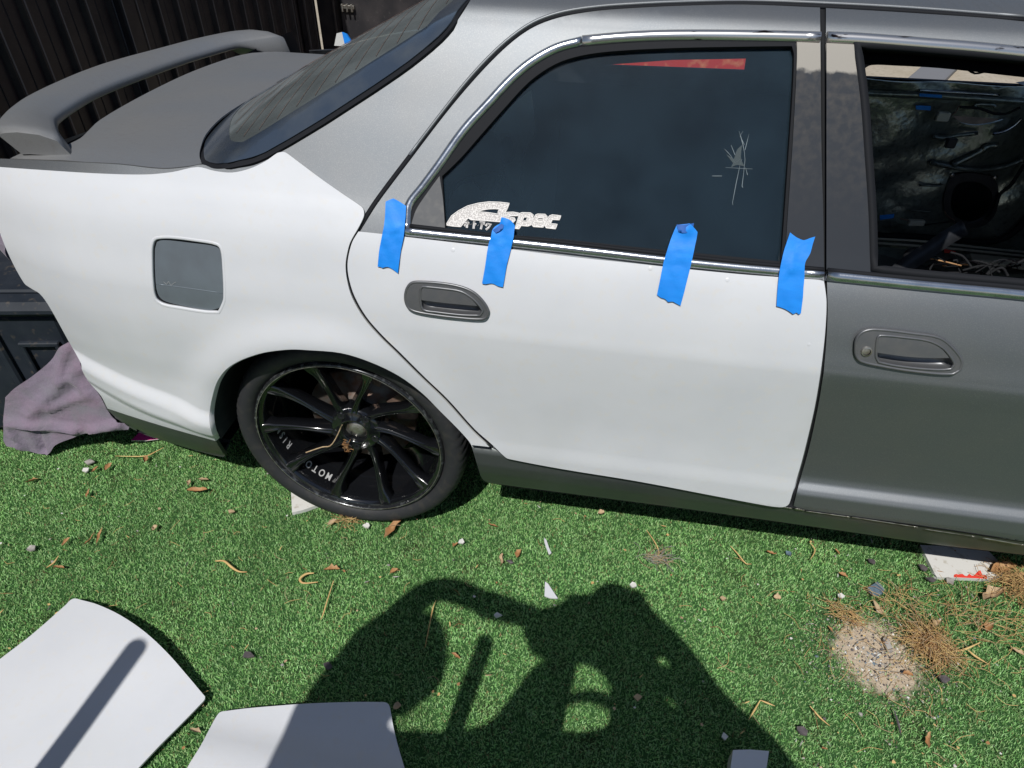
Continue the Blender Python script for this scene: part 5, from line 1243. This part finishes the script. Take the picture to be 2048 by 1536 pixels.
twig([(1520, 1400), (1550, 1412)], .0018, 'short straw meeting another at the diagonal shadow edge')
twig([(1620, 1412), (1640, 1435), (1660, 1452)], .0018, 'straight straw in the lower right turf')
twig([(1788, 1420), (1796, 1445), (1802, 1470)], .0026, 'dark stalk below the bare soil', CHIPD)
twig([(230, 912), (292, 912), (312, 903), (327, 895)], .0018, 'long thin stalk in front of the pink sheet')
twig([(117, 1112), (108, 1125), (92, 1136)], .0024, 'brown stalk with a leaf near the left panel')
twig([(1620, 1085), (1630, 1100), (1620, 1120)], .0018, 'kinked straw right of the blue flake')
twig([(1936, 1300), (1950, 1312), (1980, 1330)], .0024, 'yellow stalk lying right of the straw heap')
twig([(1960, 1285), (1925, 1300), (1900, 1303)], .0022, 'branching stalk right of the straw heap')
# uncountable fine litter
def litter(name, label, spots, n, m_list, seed, rmin, rmax):
    rr = random.Random(seed); mbx = MB()
    for k in range(n):
        x0, x1, y0, y1 = spots; x, y = rr.uniform(x0, x1), rr.uniform(y0, y1); r = rr.uniform(rmin, rmax)**1.0; m = rr.choice(m_list)
        if rr.random() < .45:
            a = rr.uniform(0, 6.28); p = V(x, y, .014+rr.uniform(0, .004)); d = V(math.cos(a), math.sin(a), rr.uniform(-.1, .2))*r*3; q = unit(V(-d[1], d[0], 0))*r*.35
            mbx.add([p-q*.5, p+q*.5, p+d*.5+q*rr.uniform(.2, 1), p+d, p+d*.5-q*rr.uniform(.2, 1)], [(0, 1, 2, 3, 4)], m, False)
        else:
            s = rr.randint(4, 6); z = .013+rr.uniform(0, .005); t = rr.uniform(-.4, .4); mbx.add([(x+r*rr.uniform(.5, 1)*math.cos(6.28*i/s), y+r*rr.uniform(.4, 1)*math.sin(6.28*i/s), z+r*t*math.cos(6.28*i/s)) for i in range(s)], [tuple(range(s))], m, False)
    return tag(mbx.build(name), label, 'litter', kind='stuff')
litter('fine_litter', 'tiny pale and brown bits scattered all over the turf', (-1.3, 2.2, -.9, .3), 480, [LEAF, LEAF2, LEAF2, CHIP, BOARD, STRAW, CHIPD, STRAW], 5, .0015, .006)
litter('fine_litter', 'denser tiny bits on the turf near the bare soil', (1.15, 2.1, -.65, .25), 260, [LEAF, LEAF2, CHIP, BOARD, STRAW, CHIPD, STRAW], 6, .0012, .005)
def straw(name, label, c, rx, ry, n, seed, lmin=.02, lmax=.07, z0=.014, zt=.02, r=.00065, mats=None, dirn=None):
    rr = random.Random(seed); mbx = MB()
    for k in range(n):
        q = rr.gauss(0, .5), rr.gauss(0, .5); x, y = c[0]+rx*q[0], c[1]+ry*q[1]; L = rr.uniform(lmin, lmax); a = rr.uniform(0, 6.28) if dirn is None else dirn+rr.gauss(0, .7); d = math.exp(-(q[0]**2+q[1]**2))
        z = z0+zt*d*rr.random(); b = a+rr.uniform(-1.1, 1.1); p0 = V(x, y, z); p1 = p0+V(math.cos(a), math.sin(a), rr.uniform(-.1, .35)*d)*L*.5; p2 = p1+V(math.cos(b), math.sin(b), rr.uniform(-.4, .1)*d)*L*.5
        p1[2] = max(p1[2], .012); p2[2] = max(p2[2], .010)
        sweep(mbx, rr.choice(mats or [STRAW, STRAW, STRAW, LEAF2, LEAF]), smooth_pts([p0, p1, p2], False, 3, 175), V(0, 0, 1), [(-r, 0), (0, r), (r, 0)], cap=False)
    return tag(mbx.build(name), label, 'straw', kind='stuff')
straw('straw_heap', 'golden heap of dry pine needles at the edge of the bare soil', at_z(1850, 1292, 0), .045, .040, 330, 1, zt=.03)
straw('straw_heap', 'golden needles trailing toward the lower side of the heap', at_z(1868, 1318, 0), .045, .03, 110, 2)
straw('straw_tuft', 'small straw tuft at the upper left of the bare soil', at_z(1685, 1238, 0), .035, .035, 90, 3, .02, .05)
straw('straw_tuft', 'sparse straws between the slate chip and the straw heap', at_z(1800, 1215, 0), .10, .06, 80, 4, .03, .08)
straw('straw_tuft', 'long yellow straws reaching to the right picture edge', at_z(1950, 1255, 0), .14, .07, 80, 5, .04, .12, dirn=.4)
straw('straw_heap', 'dark orange needles piled beside the smeared white board', at_z(2030, 1180, 0), .06, .045, 300, 6, zt=.035, mats=[LEAF, STRAW, STRAW])
straw('straw_tuft', 'orange straw tuft touching the bottom of the tyre', at_z(697, 1050, 0), .028, .016, 45, 7, .02, .045, mats=[LEAF, STRAW])
straw('straw_tuft', 'wispy grey tuft in the turf below the middle of the sill', at_z(1308, 1124, 0), .045, .014, 60, 8, .02, .06, mats=[CHIP, LEAF2], dirn=.1)
straw('straw_tuft', 'loose straws over the whole right hand turf', at_z(1800, 1330, 0), .42, .24, 150, 9, .015, .06)
straw('straw_tuft', 'loose straws sprinkled over the left hand turf', at_z(500, 1150, 0), .75, .28, 70, 10, .012, .04)
# gravel on the bare soil
mb = MB(); rr = random.Random(8)
for k in range(420):
    a = rr.uniform(0, 6.28); q = abs(rr.gauss(0, .75)); x, y = DIRTC[0]+.14*q*math.cos(a), DIRTC[1]+.11*q*math.sin(a); r = rr.uniform(.0008, .0030)*(1 if rr.random() < .85 else 1.6)
    m = rr.choice([CHIPD, CHIPD, CHIP, BOARD, SLATE, CHIP]); n = 5; z = .0028; vs = [(x, y, z+r*.8)]
    for i in range(n): b = 6.28*i/n+rr.uniform(-.3, .3); s_ = r*rr.uniform(.7, 1.2); vs.append((x+s_*math.cos(b), y+s_*math.sin(b), z+rr.uniform(.2, .6)*r)); 
    for i in range(n): vs.append((vs[1+i][0]*1.0, vs[1+i][1], .0005))
    mb.add(vs, [(0, 1+i, 1+(i+1) % n) for i in range(n)]+[(1+i, 1+n+i, 1+n+(i+1) % n, 1+(i+1) % n) for i in range(n)], m, False)
for k in range(700):
    a = rr.uniform(0, 6.28); q = abs(rr.gauss(.9, .35)); x, y = DIRTC[0]+.13*q*math.cos(a), DIRTC[1]+.105*q*math.sin(a); r = rr.uniform(.0008, .0022); z = rr.uniform(.003, .009)
    mb.add([(x+r*math.cos(b), y+r*math.sin(b), z+.0006*math.sin(b*2)) for b in (0, 1.3, 2.5, 3.9, 5.1)], [(0, 1, 2, 3, 4)], rr.choice([SAND, SAND, LEAF2, CHIP]), False)
tag(mb.build('gravel'), 'dark and pale gravel grains on the bare soil', 'gravel', kind='stuff')
# bits caught in the wheel
mb = MB(); a = at_y(692, 892, .065)
for k in range(40):
    rr = random.Random(k); p = a+V(rr.gauss(0, .004), rr.uniform(-.006, .004), rr.gauss(0, .008)); q = p+V(rr.gauss(0, .007), rr.gauss(0, .003), rr.gauss(0, .009)); sweep(mb, LEAF, [p, (p+q)/2+V(rr.gauss(0, .003), 0, 0), q], V(0, -1, 0), [(-.0008, 0), (0, .0008), (.0008, 0)], cap=False)
tag(mb.build('leaf_wad', loc=tuple(a)), 'rusty wad of dry leaf stuck below the wheel hub', 'leaf')
mb = MB(); tube(mb, LEAF2, [at_y(684, 850, .05), at_y(672, 876, .05), at_y(660, 892, .048), at_y(645, 894, .048), at_y(612, 905, .05)], .0016, 6, smooth_n=3)
tag(mb.build('dry_twig', loc=tuple(at_y(660, 890, .05))), 'dry twig caught across a lower left spoke of the wheel', 'twig')

# ============================================================ BEHIND: fence, shed, bin, cloth
XF = -1.65
fen = empty('corrugated_fence', (XF, 0, 0)); tag(fen, 'tall dark corrugated steel fence behind the boot of the car', 'fence')
mb = MB(); ys_, xs_ = [], []
prof = []
for k in range(-28, 17):
    y = 1.37+.16*k
    prof += [(y-.018, 0), (y-.010, .022), (y+.010, .022), (y+.018, 0), (y+.078, 0), (y+.082, .003), (y+.086, 0)]
vs = [(XF+x, y, z) for y, x in prof for z in (.02, 2.1)]
mb.add(vs, [(2*i, 2*i+2, 2*i+3, 2*i+1) for i in range(len(prof)-1)], FENCE, False)
mb.add([(q[0]-.004, q[1], q[2]) for q in vs], [(2*i+1, 2*i+3, 2*i+2, 2*i) for i in range(len(prof)-1)], FENCE, False)
o = mb.build('fence_sheet'); adopt(o, fen)
for k in (-14, 3.35, 15):
    y = 1.37+.16*k; mb = MB(); box(mb, FENCE, (XF+.004, y-.05, 0), (XF+.055, y+.05, 2.15), bev=.006); box(mb, FENCEG, (XF+.056, y-.046, 0), (XF+.058, y-.040, 2.12)); o = mb.build('post'); adopt(o, fen)  # thin pale strip paints an edge highlight on each post
mb = MB(); box(mb, FENCE, (XF-.02, -3.1, 2.1), (XF+.06, 4.0, 2.16), bev=.005); adopt(mb.build('top_rail'), fen)
mb = MB()
for k in range(-28, 17):
    y = 1.37+.16*k; box(mb, FENCEG, (XF+.0225, y-.0035, .03), (XF+.0235, y+.0035, 2.09))  # pale strips paint the highlight along each rib crest
adopt(mb.build('rib_highlights'), fen)
shed = empty('black_shed', (-.6, 4.4, 0)); tag(shed, 'black painted shed side with a small bolt latch at the end of the fence', 'shed')
SHEDM = mat('black_painted_board', (.022, .021, .024), .7, 0, .3, noise=[(8, (.040, .036, .038), .4, .7), (50, (.07, .065, .065), .62, .8, 6)])
mb = MB(); box(mb, SHEDM, (-1.48, 4.05, 0), (.6, 5.2, 2.2), bev=.01); adopt(mb.build('shed_wall'), shed)
mb = MB(); box(mb, FENCE, (-1.62, 3.98, 0), (-1.49, 4.12, 2.2), bev=.008); box(mb, FENCE, (-1.505, 3.972, 0), (-1.497, 3.979, 2.2)); adopt(mb.build('corner_post'), shed)
mb = MB(); c = at_y(695, 14, 4.03)
box(mb, STEEL, c+V(-.05, -.01, -.012), c+V(.05, .018, .012), bev=.003)
for dx in (-.035, .0, .035): box(mb, STEEL, c+V(dx-.006, -.02, -.03), c+V(dx+.006, .01, .02), bev=.002)
adopt(mb.build('bolt_latch'), shed)
# coloured things beyond the far side of the car
mb = MB(); box(mb, mat('red_plastic', (.62, .04, .03), .45, noise=[(20, (.75, .22, .10), .55, .7)]), (.1, 2.2, 0), (1.5, 2.6, .86), bev=.02)
tag(mb.build('red_crate', loc=(.78, 2.5, 0)), 'red plastic crate glimpsed through the far rear window', 'crate')
mb = MB(); box(mb, PINK, (1.70, 3.2, 0), (1.86, 3.5, .55), bev=.02); tag(mb.build('pink_tub', loc=(1.78, 3.35, 0)), 'pink tub edge glimpsed through the far front window', 'tub')
mb = MB(); p = at_z(1868, 150, .0); box(mb, mat('grey_slab', (.16, .16, .17), .7), (-.13, -1.2, 0), (.13, .5, .05), R=rotz(-.5), org=p, bev=.01); tag(mb.build('grey_plank', loc=tuple(p)), 'dark grey plank on the concrete beyond the far front window', 'plank')

# black bin
C1 = V(-.89, .235, 0); d1 = unit(V(-.97, -.20, 0)); n1_ = V(-d1[1], d1[0], 0)*-1
if np.dot(n1_, CAM-C1) < 0: n1_ = -n1_
bin_ = empty('black_bin', C1+d1*.35-n1_*.3); tag(bin_, 'dusty black plastic bin half covered by a mauve cloth behind the car', 'bin')
Rb = np.array([d1, n1_, V(0, 0, 1)]).T
def bbox_(mbx, m, lo, hi, bev=.01): box(mbx, m, lo, hi, R=Rb if np.linalg.det(Rb) > 0 else Rb, org=C1, bev=bev)
mb = MB(); bbox_(mb, BIN, (.0, -.55, 0), (.75, -.012, .47), .03); o = mb.build('bin_body'); adopt(o, bin_)
mb = MB(); bbox_(mb, BIN, (-.03, -.58, .455), (.78, .012, .502), .018); bbox_(mb, BIN, (.02, -.50, .500), (.72, -.05, .512), .008); o = mb.build('bin_lid'); adopt(o, bin_)
mb = MB(); bbox_(mb, BIN, (.04, -.02, .20), (.055, .002, .36), .003); bbox_(mb, BIN, (.14, -.02, .20), (.155, .002, .36), .003); bbox_(mb, BIN, (.04, -.02, .352), (.155, .002, .367), .003); bbox_(mb, BIN, (.20, -.02, .05), (.225, .004, .45), .006)
adopt(mb.build('bin_rib'), bin_)
for c_ in bin_.children:
    me = c_.data
    if np.linalg.det(Rb) < 0: me.flip_normals()

def drape(name, label, surf, outline, amp, seed, m=CLOTH, step=.012, folds=()):
    r_ = random.Random(seed); W_ = [(r_.uniform(0, math.pi), r_.uniform(14, 46), r_.uniform(0, 6.3), r_.uniform(.3, 1)) for _ in range(7)]
    Fd = [(np.array(surf.px(*a, 0)), np.array(surf.px(*b, 0)), h, wd) for a, b, h, wd in folds]
    def deform(p, q):
        d = 0*q[:, 0]
        for a, f, ph, k in W_: d = d+k*amp*.25*np.sin((q[:, 0]*math.cos(a)+q[:, 1]*math.sin(a))*f+ph+1.3*np.sin(q[:, 0]*9+q[:, 1]*7))
        for a, b, h, wd in Fd:
            ab = b-a; t = ((q-a)@ab)/(ab@ab); tc = np.clip(t, 0, 1); dd = q-(a+tc[:, None]*ab); ds = np.sqrt((dd**2).sum(1))
            d = d+h*np.clip(1-ds/wd, 0, 1)**1.5
        out = p+surf.n*d[:, None]; out[:, 2] = np.maximum(out[:, 2], .012)
        return out
    mbx = MB(); patch(mbx, surf, m, outline, off=0, thick=.002, step=step, deform=deform, corner=40)
    c = mbx.v[0].mean(0); o = mbx.build(name, loc=(c[0], c[1], 0)); tag(o, label, 'cloth'); return o
PC = PL((-1.05, .095, .0), V(1, .12, 0), V(0, .20, .97))
if np.dot(PC.n, CAM-PC.o) < 0: PC = PL((-1.05, .095, .0), V(-1, -.12, 0), V(0, .20, .97))
drape('mauve_cloth', 'faded mauve cloth draped over the front of the black bin down to the turf', PC,
      [(137, 684), (150, 700), (168, 735), (185, 765), (205, 795), (218, 820), (232, 838), (262, 848), (258, 858), (215, 862), (170, 868), (140, 880), (110, 891), (100, 905), (92, 912), (70, 908), (40, 900), (12, 893), (5, 880), (8, 830), (10, 795), (30, 776), (65, 752), (100, 722), (118, 696)], .011, 4,
      folds=[((20, 845), (150, 862), .03, .022), ((160, 735), (60, 830), .018, .035), ((98, 820), (170, 790), .018, .02), ((150, 760), (185, 790), .018, .018), ((20, 855), (45, 895), .03, .016), ((70, 860), (85, 905), -.03, .016), ((130, 700), (120, 760), .02, .03), ((180, 860), (240, 848), .03, .02)])
PC2 = PL((-1.02, .34, .50), V(.75, -.45, 0), V(-.35, .15, .8))
if np.dot(PC2.n, CAM-PC2.o) < 0: PC2 = PL((-1.02, .34, .50), V(-.75, .45, 0), V(-.35, .15, .8))
drape('mauve_cloth', 'crumpled mauve cloth heaped on top of the black bin', PC2, [(-60, 440), (10, 470), (30, 510), (60, 560), (85, 590), (60, 598), (30, 585), (0, 602), (-60, 630)], .03, 9, step=.015,
      folds=[((0, 540), (45, 555), .05, .03), ((-20, 500), (20, 520), .05, .03), ((0, 590), (60, 560), .06, .03)])
PC3 = PL((-1.10, .46, .60), V(.75, -.45, 0), V(-.35, .15, .8))
if np.dot(PC3.n, CAM-PC3.o) < 0: PC3 = PL((-1.10, .46, .60), V(-.75, .45, 0), V(-.35, .15, .8))
drape('blue_grey_bag', 'blue grey plastic bag tucked behind the mauve cloth on the bin', PC3, [(-40, 480), (10, 500), (30, 520), (44, 545), (30, 560), (0, 575), (-40, 570)], .03, 11, m=mat('blue_grey_plastic', (.10, .14, .21), .35, noise=[(20, (.2, .2, .27), .5, .7)]), step=.015)['category'] = 'bag'

# ============================================================ THE PHOTOGRAPHER (outside the frame, casts the shadow)
def shp(u, v, h): g = at_z(u, v, 0); return g+SDIR*(h/SDIR[2])
SKIN = mat('skin', (.42, .25, .17), .55); JACK = mat('dark_jacket', (.03, .035, .05), .8); TROU = mat('dark_trousers', (.025, .028, .035), .85); HAIR = mat('dark_hair', (.02, .015, .012), .7)
per = empty('person', (.34, -1.62, 0)); tag(per, 'person in a dark jacket leaning over the turf, holding a phone in both hands', 'person')
def limb(mbx, m, pts, rs, k=14):
    P_ = np.array(smooth_pts(pts, False, 5, 175)); R_ = np.interp(np.linspace(0, 1, len(P_)), np.linspace(0, 1, len(rs)), rs); d = unit(P_[-1]-P_[0]); nn = V(0, 1, 0) if abs(d[2]) > .6 else V(0, 0, 1)
    sweep(mbx, m, P_, nn, circ(1, k), scale=R_)
    ellipsoid(mbx, m, P_[0], (R_[0],)*3, nu=12, nv=8); ellipsoid(mbx, m, P_[-1], (R_[-1],)*3, nu=12, nv=8)
def remesh(o, s=.012):
    md = o.modifiers.new('skin_over', 'REMESH'); md.mode = 'VOXEL'; md.voxel_size = s; md.use_smooth_shade = True
head = shp(797, 1318, 1.54); shL, shR = shp(742, 1292, 1.40), shp(640, 1600, 1.38)
elL, haL = shp(870, 1180, 1.50), shp(1080, 1238, 1.47); elR, haR = shp(985, 1530, 1.27), shp(1160, 1275, 1.47)
chest = shp(668, 1560, 1.27); hip = V(chest[0]-.02, chest[1]-.06, .93)
mb = MB()
fwd_ = unit(V(.35, 1, -.55)); up_h = unit(np.cross(np.cross(fwd_, V(0, 0, 1)), fwd_)); rt_h = np.cross(fwd_, up_h); RH = np.array([rt_h, fwd_, up_h]).T
ellipsoid(mb, SKIN, head, (.076, .095, .115), R=RH, nu=28, nv=20, bump=lambda d: 1+.05*max(0, d[1])*max(0, -d[2]))
ellipsoid(mb, SKIN, head+RH@V(0, .098, -.012), (.012, .02, .022), R=RH, nu=10, nv=8)
for s_ in (-1, 1): ellipsoid(mb, SKIN, head+RH@V(.076*s_, -.005, -.005), (.010, .018, .03), R=RH, nu=10, nv=8)
limb(mb, SKIN, [head+RH@V(0, -.02, -.09), (head+chest)/2+V(0, -.02, .03), chest+V(0, 0, .12)], [.055, .055, .065])
limb(mb, SKIN, [elL*.5+haL*.5, haL], [.036, .027]); limb(mb, SKIN, [elR*.4+haR*.6, haR], [.036, .027])
limb(mb, SKIN, [chest, hip], [.10, .10])
for ft in (V(hip[0]-.16, hip[1]+.02, .08), V(hip[0]+.17, hip[1]+.05, .08)): limb(mb, SKIN, [hip, (hip+ft)/2+V(0, .03, 0), ft], [.08, .05, .035])
# hands: palm, four fingers and a thumb closing on the ends of the phone
PH = CAM-FWD*.012-RT*.045-UP*.020
for hc, s_, end in ((haL, -1, PH-RT*.085), (haR, 1, PH+RT*.080)):
    palm = end*.55+hc*.45-FWD*.012-UP*.012; limb(mb, SKIN, [hc, palm], [.027, .036]); ellipsoid(mb, SKIN, palm, (.030, .034, .030), nu=14, nv=10)
    for j, (ln, off) in enumerate(((.062, .030), (.070, .010), (.064, -.010), (.052, -.028))):
        a0 = palm+UP*off-FWD*.006; a1 = end+UP*off*.8-FWD*.018; a2 = end-RT*s_*ln*.38+UP*off*.7-FWD*.016
        limb(mb, SKIN, [a0, (a0+a1)/2-FWD*.006, a1, a2], [.0095, .009, .0085, .007], 8)
    limb(mb, SKIN, [palm-UP*.015, palm-UP*.034+RT*(-s_)*.012, end-UP*.034-FWD*.010], [.012, .010, .008], 8)
body_p = mb.build('person_body'); remesh(body_p, .006); adopt(body_p, per)
mb = MB()
limb(mb, JACK, [shL, (shL+chest)/2+V(-.02, 0, 0), chest], [.060, .10, .125]); limb(mb, JACK, [chest, (chest+hip)/2, hip], [.125, .14, .145])
limb(mb, JACK, [shR+V(.03, 0, 0), chest], [.08, .11])
limb(mb, JACK, [shL, elL, elL*.4+haL*.6], [.048, .033, .031]); limb(mb, JACK, [chest+V(.06, -.02, .04), elR, elR*.4+haR*.6], [.09, .078, .052])
jk = mb.build('jacket'); remesh(jk); adopt(jk, per)
mb = MB(); fts = (V(hip[0]-.16, hip[1]+.02, .10), V(hip[0]+.17, hip[1]+.05, .10)); limb(mb, TROU, [hip+V(-.06, 0, .04), hip+V(.06, 0, .04)], [.15, .15])
for ft, sx in zip(fts, (-1, 1)): limb(mb, TROU, [hip+V(.08*sx, 0, 0), (hip+ft)/2+V(0, .04, 0), ft], [.105, .075, .055])
tr = mb.build('trousers'); remesh(tr); adopt(tr, per)
mb = MB()
for ft in fts: ellipsoid(mb, RUBBER, ft+V(0, .06, -.055), (.048, .135, .048)); 
adopt(mb.build('shoes'), per)
mb = MB(); ellipsoid(mb, HAIR, head+RH@V(0, -.022, .012), (.122, .126, .112), R=RH, nu=26, nv=18, bump=lambda d: 1+.03*math.sin(9*d[0]+7*d[2])); ellipsoid(mb, HAIR, head+RH@V(0, -.075, -.035), (.07, .04, .07), R=RH)
adopt(mb.build('hair'), per)
for s_ in (-1, 1):
    mb = MB(); ellipsoid(mb, TEXT, head+RH@V(.030*s_, .082, .012), (.013, .010, .009), R=RH, nu=12, nv=8); ellipsoid(mb, HAIR, head+RH@V(.030*s_, .092, .012), (.005, .003, .005), R=RH, nu=10, nv=6); adopt(mb.build('eye'), per)
mb = MB(); ellipsoid(mb, mat('lips', (.45, .16, .13), .5), head+RH@V(0, .090, -.052), (.024, .009, .007), R=RH); adopt(mb.build('mouth'), per)
phone = MB(); box(phone, BLACK, (-.082, -.0385, -.0045), (.082, .0385, .0045), R=np.array([RT, UP, -FWD]).T, org=PH, bev=.003)
ph = phone.build('phone', loc=tuple(PH)); tag(ph, 'black phone held level in both hands of the photographer', 'phone')
# added unseen coat shape and stand, cut to cast the shadow's right side
class SHP(YP):
    def px(s, u, v, off): g = at_z(u, v, 0); h = (g[1]-s.c)/(-SDIR[1]/SDIR[2]); p = g+SDIR*(h/SDIR[2]); return (p[0], p[2])
CO = SHP(-1.27); mb = MB()
shadow_out = [(1125, 1218), (1160, 1222), (1185, 1200), (1205, 1186), (1235, 1181), (1285, 1190), (1298, 1215), (1318, 1245), (1400, 1335), (1480, 1425), (1575, 1530), (1660, 1640), (1700, 1800), (1400, 1830), (1080, 1800), (1000, 1700), (1030, 1560), (1075, 1500), (1110, 1478), (1160, 1490), (1205, 1476), (1219, 1455), (1216, 1424), (1175, 1414), (1140, 1413), (1136, 1404), (1180, 1403), (1216, 1408), (1222, 1385), (1210, 1362), (1175, 1340), (1130, 1325), (1060, 1305), (1045, 1270), (1080, 1245)]
patch(mb, CO, JACK, shadow_out, holes=[[(1310, 1322), (1322, 1315), (1336, 1330), (1343, 1352), (1330, 1350), (1316, 1338)], [(1322, 1405), (1334, 1400), (1358, 1425), (1352, 1440), (1334, 1424)]], thick=.02, step=.03, deform=lambda p, q: p+np.stack([0*q[:, 0], .010*np.sin(q[:, 0]*31+2*q[:, 1]), 0*q[:, 0]], -1))
cc = CO.px(1350, 1400, 0); ct = mb.build('shadow_caster', loc=(cc[0], -1.27, cc[1])); tag(ct, 'added dark coat shape casting the right part of the photographer shadow', 'coat')
rl = empty('added_coat_stand', (cc[0]+.1, -1.30, 0)); tag(rl, 'made up steel stand holding the added dark coat shape', 'coat stand')  # invented support for the added coat shape
zt = CO.px(1290, 1190, 0); mb = MB(); RAILM = mat('grey_steel_rail', (.20, .21, .22), .4, .8)
tube(mb, RAILM, [(zt[0], -1.29, .03), (zt[0], -1.29, zt[1]-.02)], .012, 12); adopt(mb.build('upright'), rl)
mb = MB(); tube(mb, RAILM, [(zt[0]-.07, -1.285, zt[1]-.05), (zt[0], -1.288, zt[1]-.03)], .010, 12); adopt(mb.build('hook'), rl)
mb = MB(); sweep(mb, RAILM, [V(zt[0], -1.29, 0), V(zt[0], -1.29, .03)], V(0, 1, 0), circ(.12, 24)); adopt(mb.build('base_plate'), rl)
# steel posts near the photographer
POST = mat('grey_steel_post', (.20, .21, .22), .4, .8)
for (u, v, h, r, lab) in [(972, 1283, 1.28, .021, 'thin round steel post nearest the photographer left hand'), 
                          (1142, 1335, 1.25, .014, 'thin round steel post beside the added dark coat shape'), (305, 1292, 1.25, .026, 'round steel post standing alone left of the photographer')]:
    top = shp(u, v, h); pe = empty('steel_post', (top[0], top[1], 0)); tag(pe, lab, 'post', 'steel posts around the photographer')
    mb = MB(); sweep(mb, POST, [V(top[0], top[1], .006), V(top[0], top[1], h*.5), V(top[0], top[1], h-.004), V(top[0], top[1], h)], V(0, 1, 0), circ(r, 20), scale=[1, 1, 1, .8]); adopt(mb.build('pole'), pe)
    mb = MB(); sweep(mb, POST, [V(top[0], top[1], 0), V(top[0], top[1], .012)], V(0, 1, 0), circ(r*2.6, 20)); adopt(mb.build('base_plate'), pe)
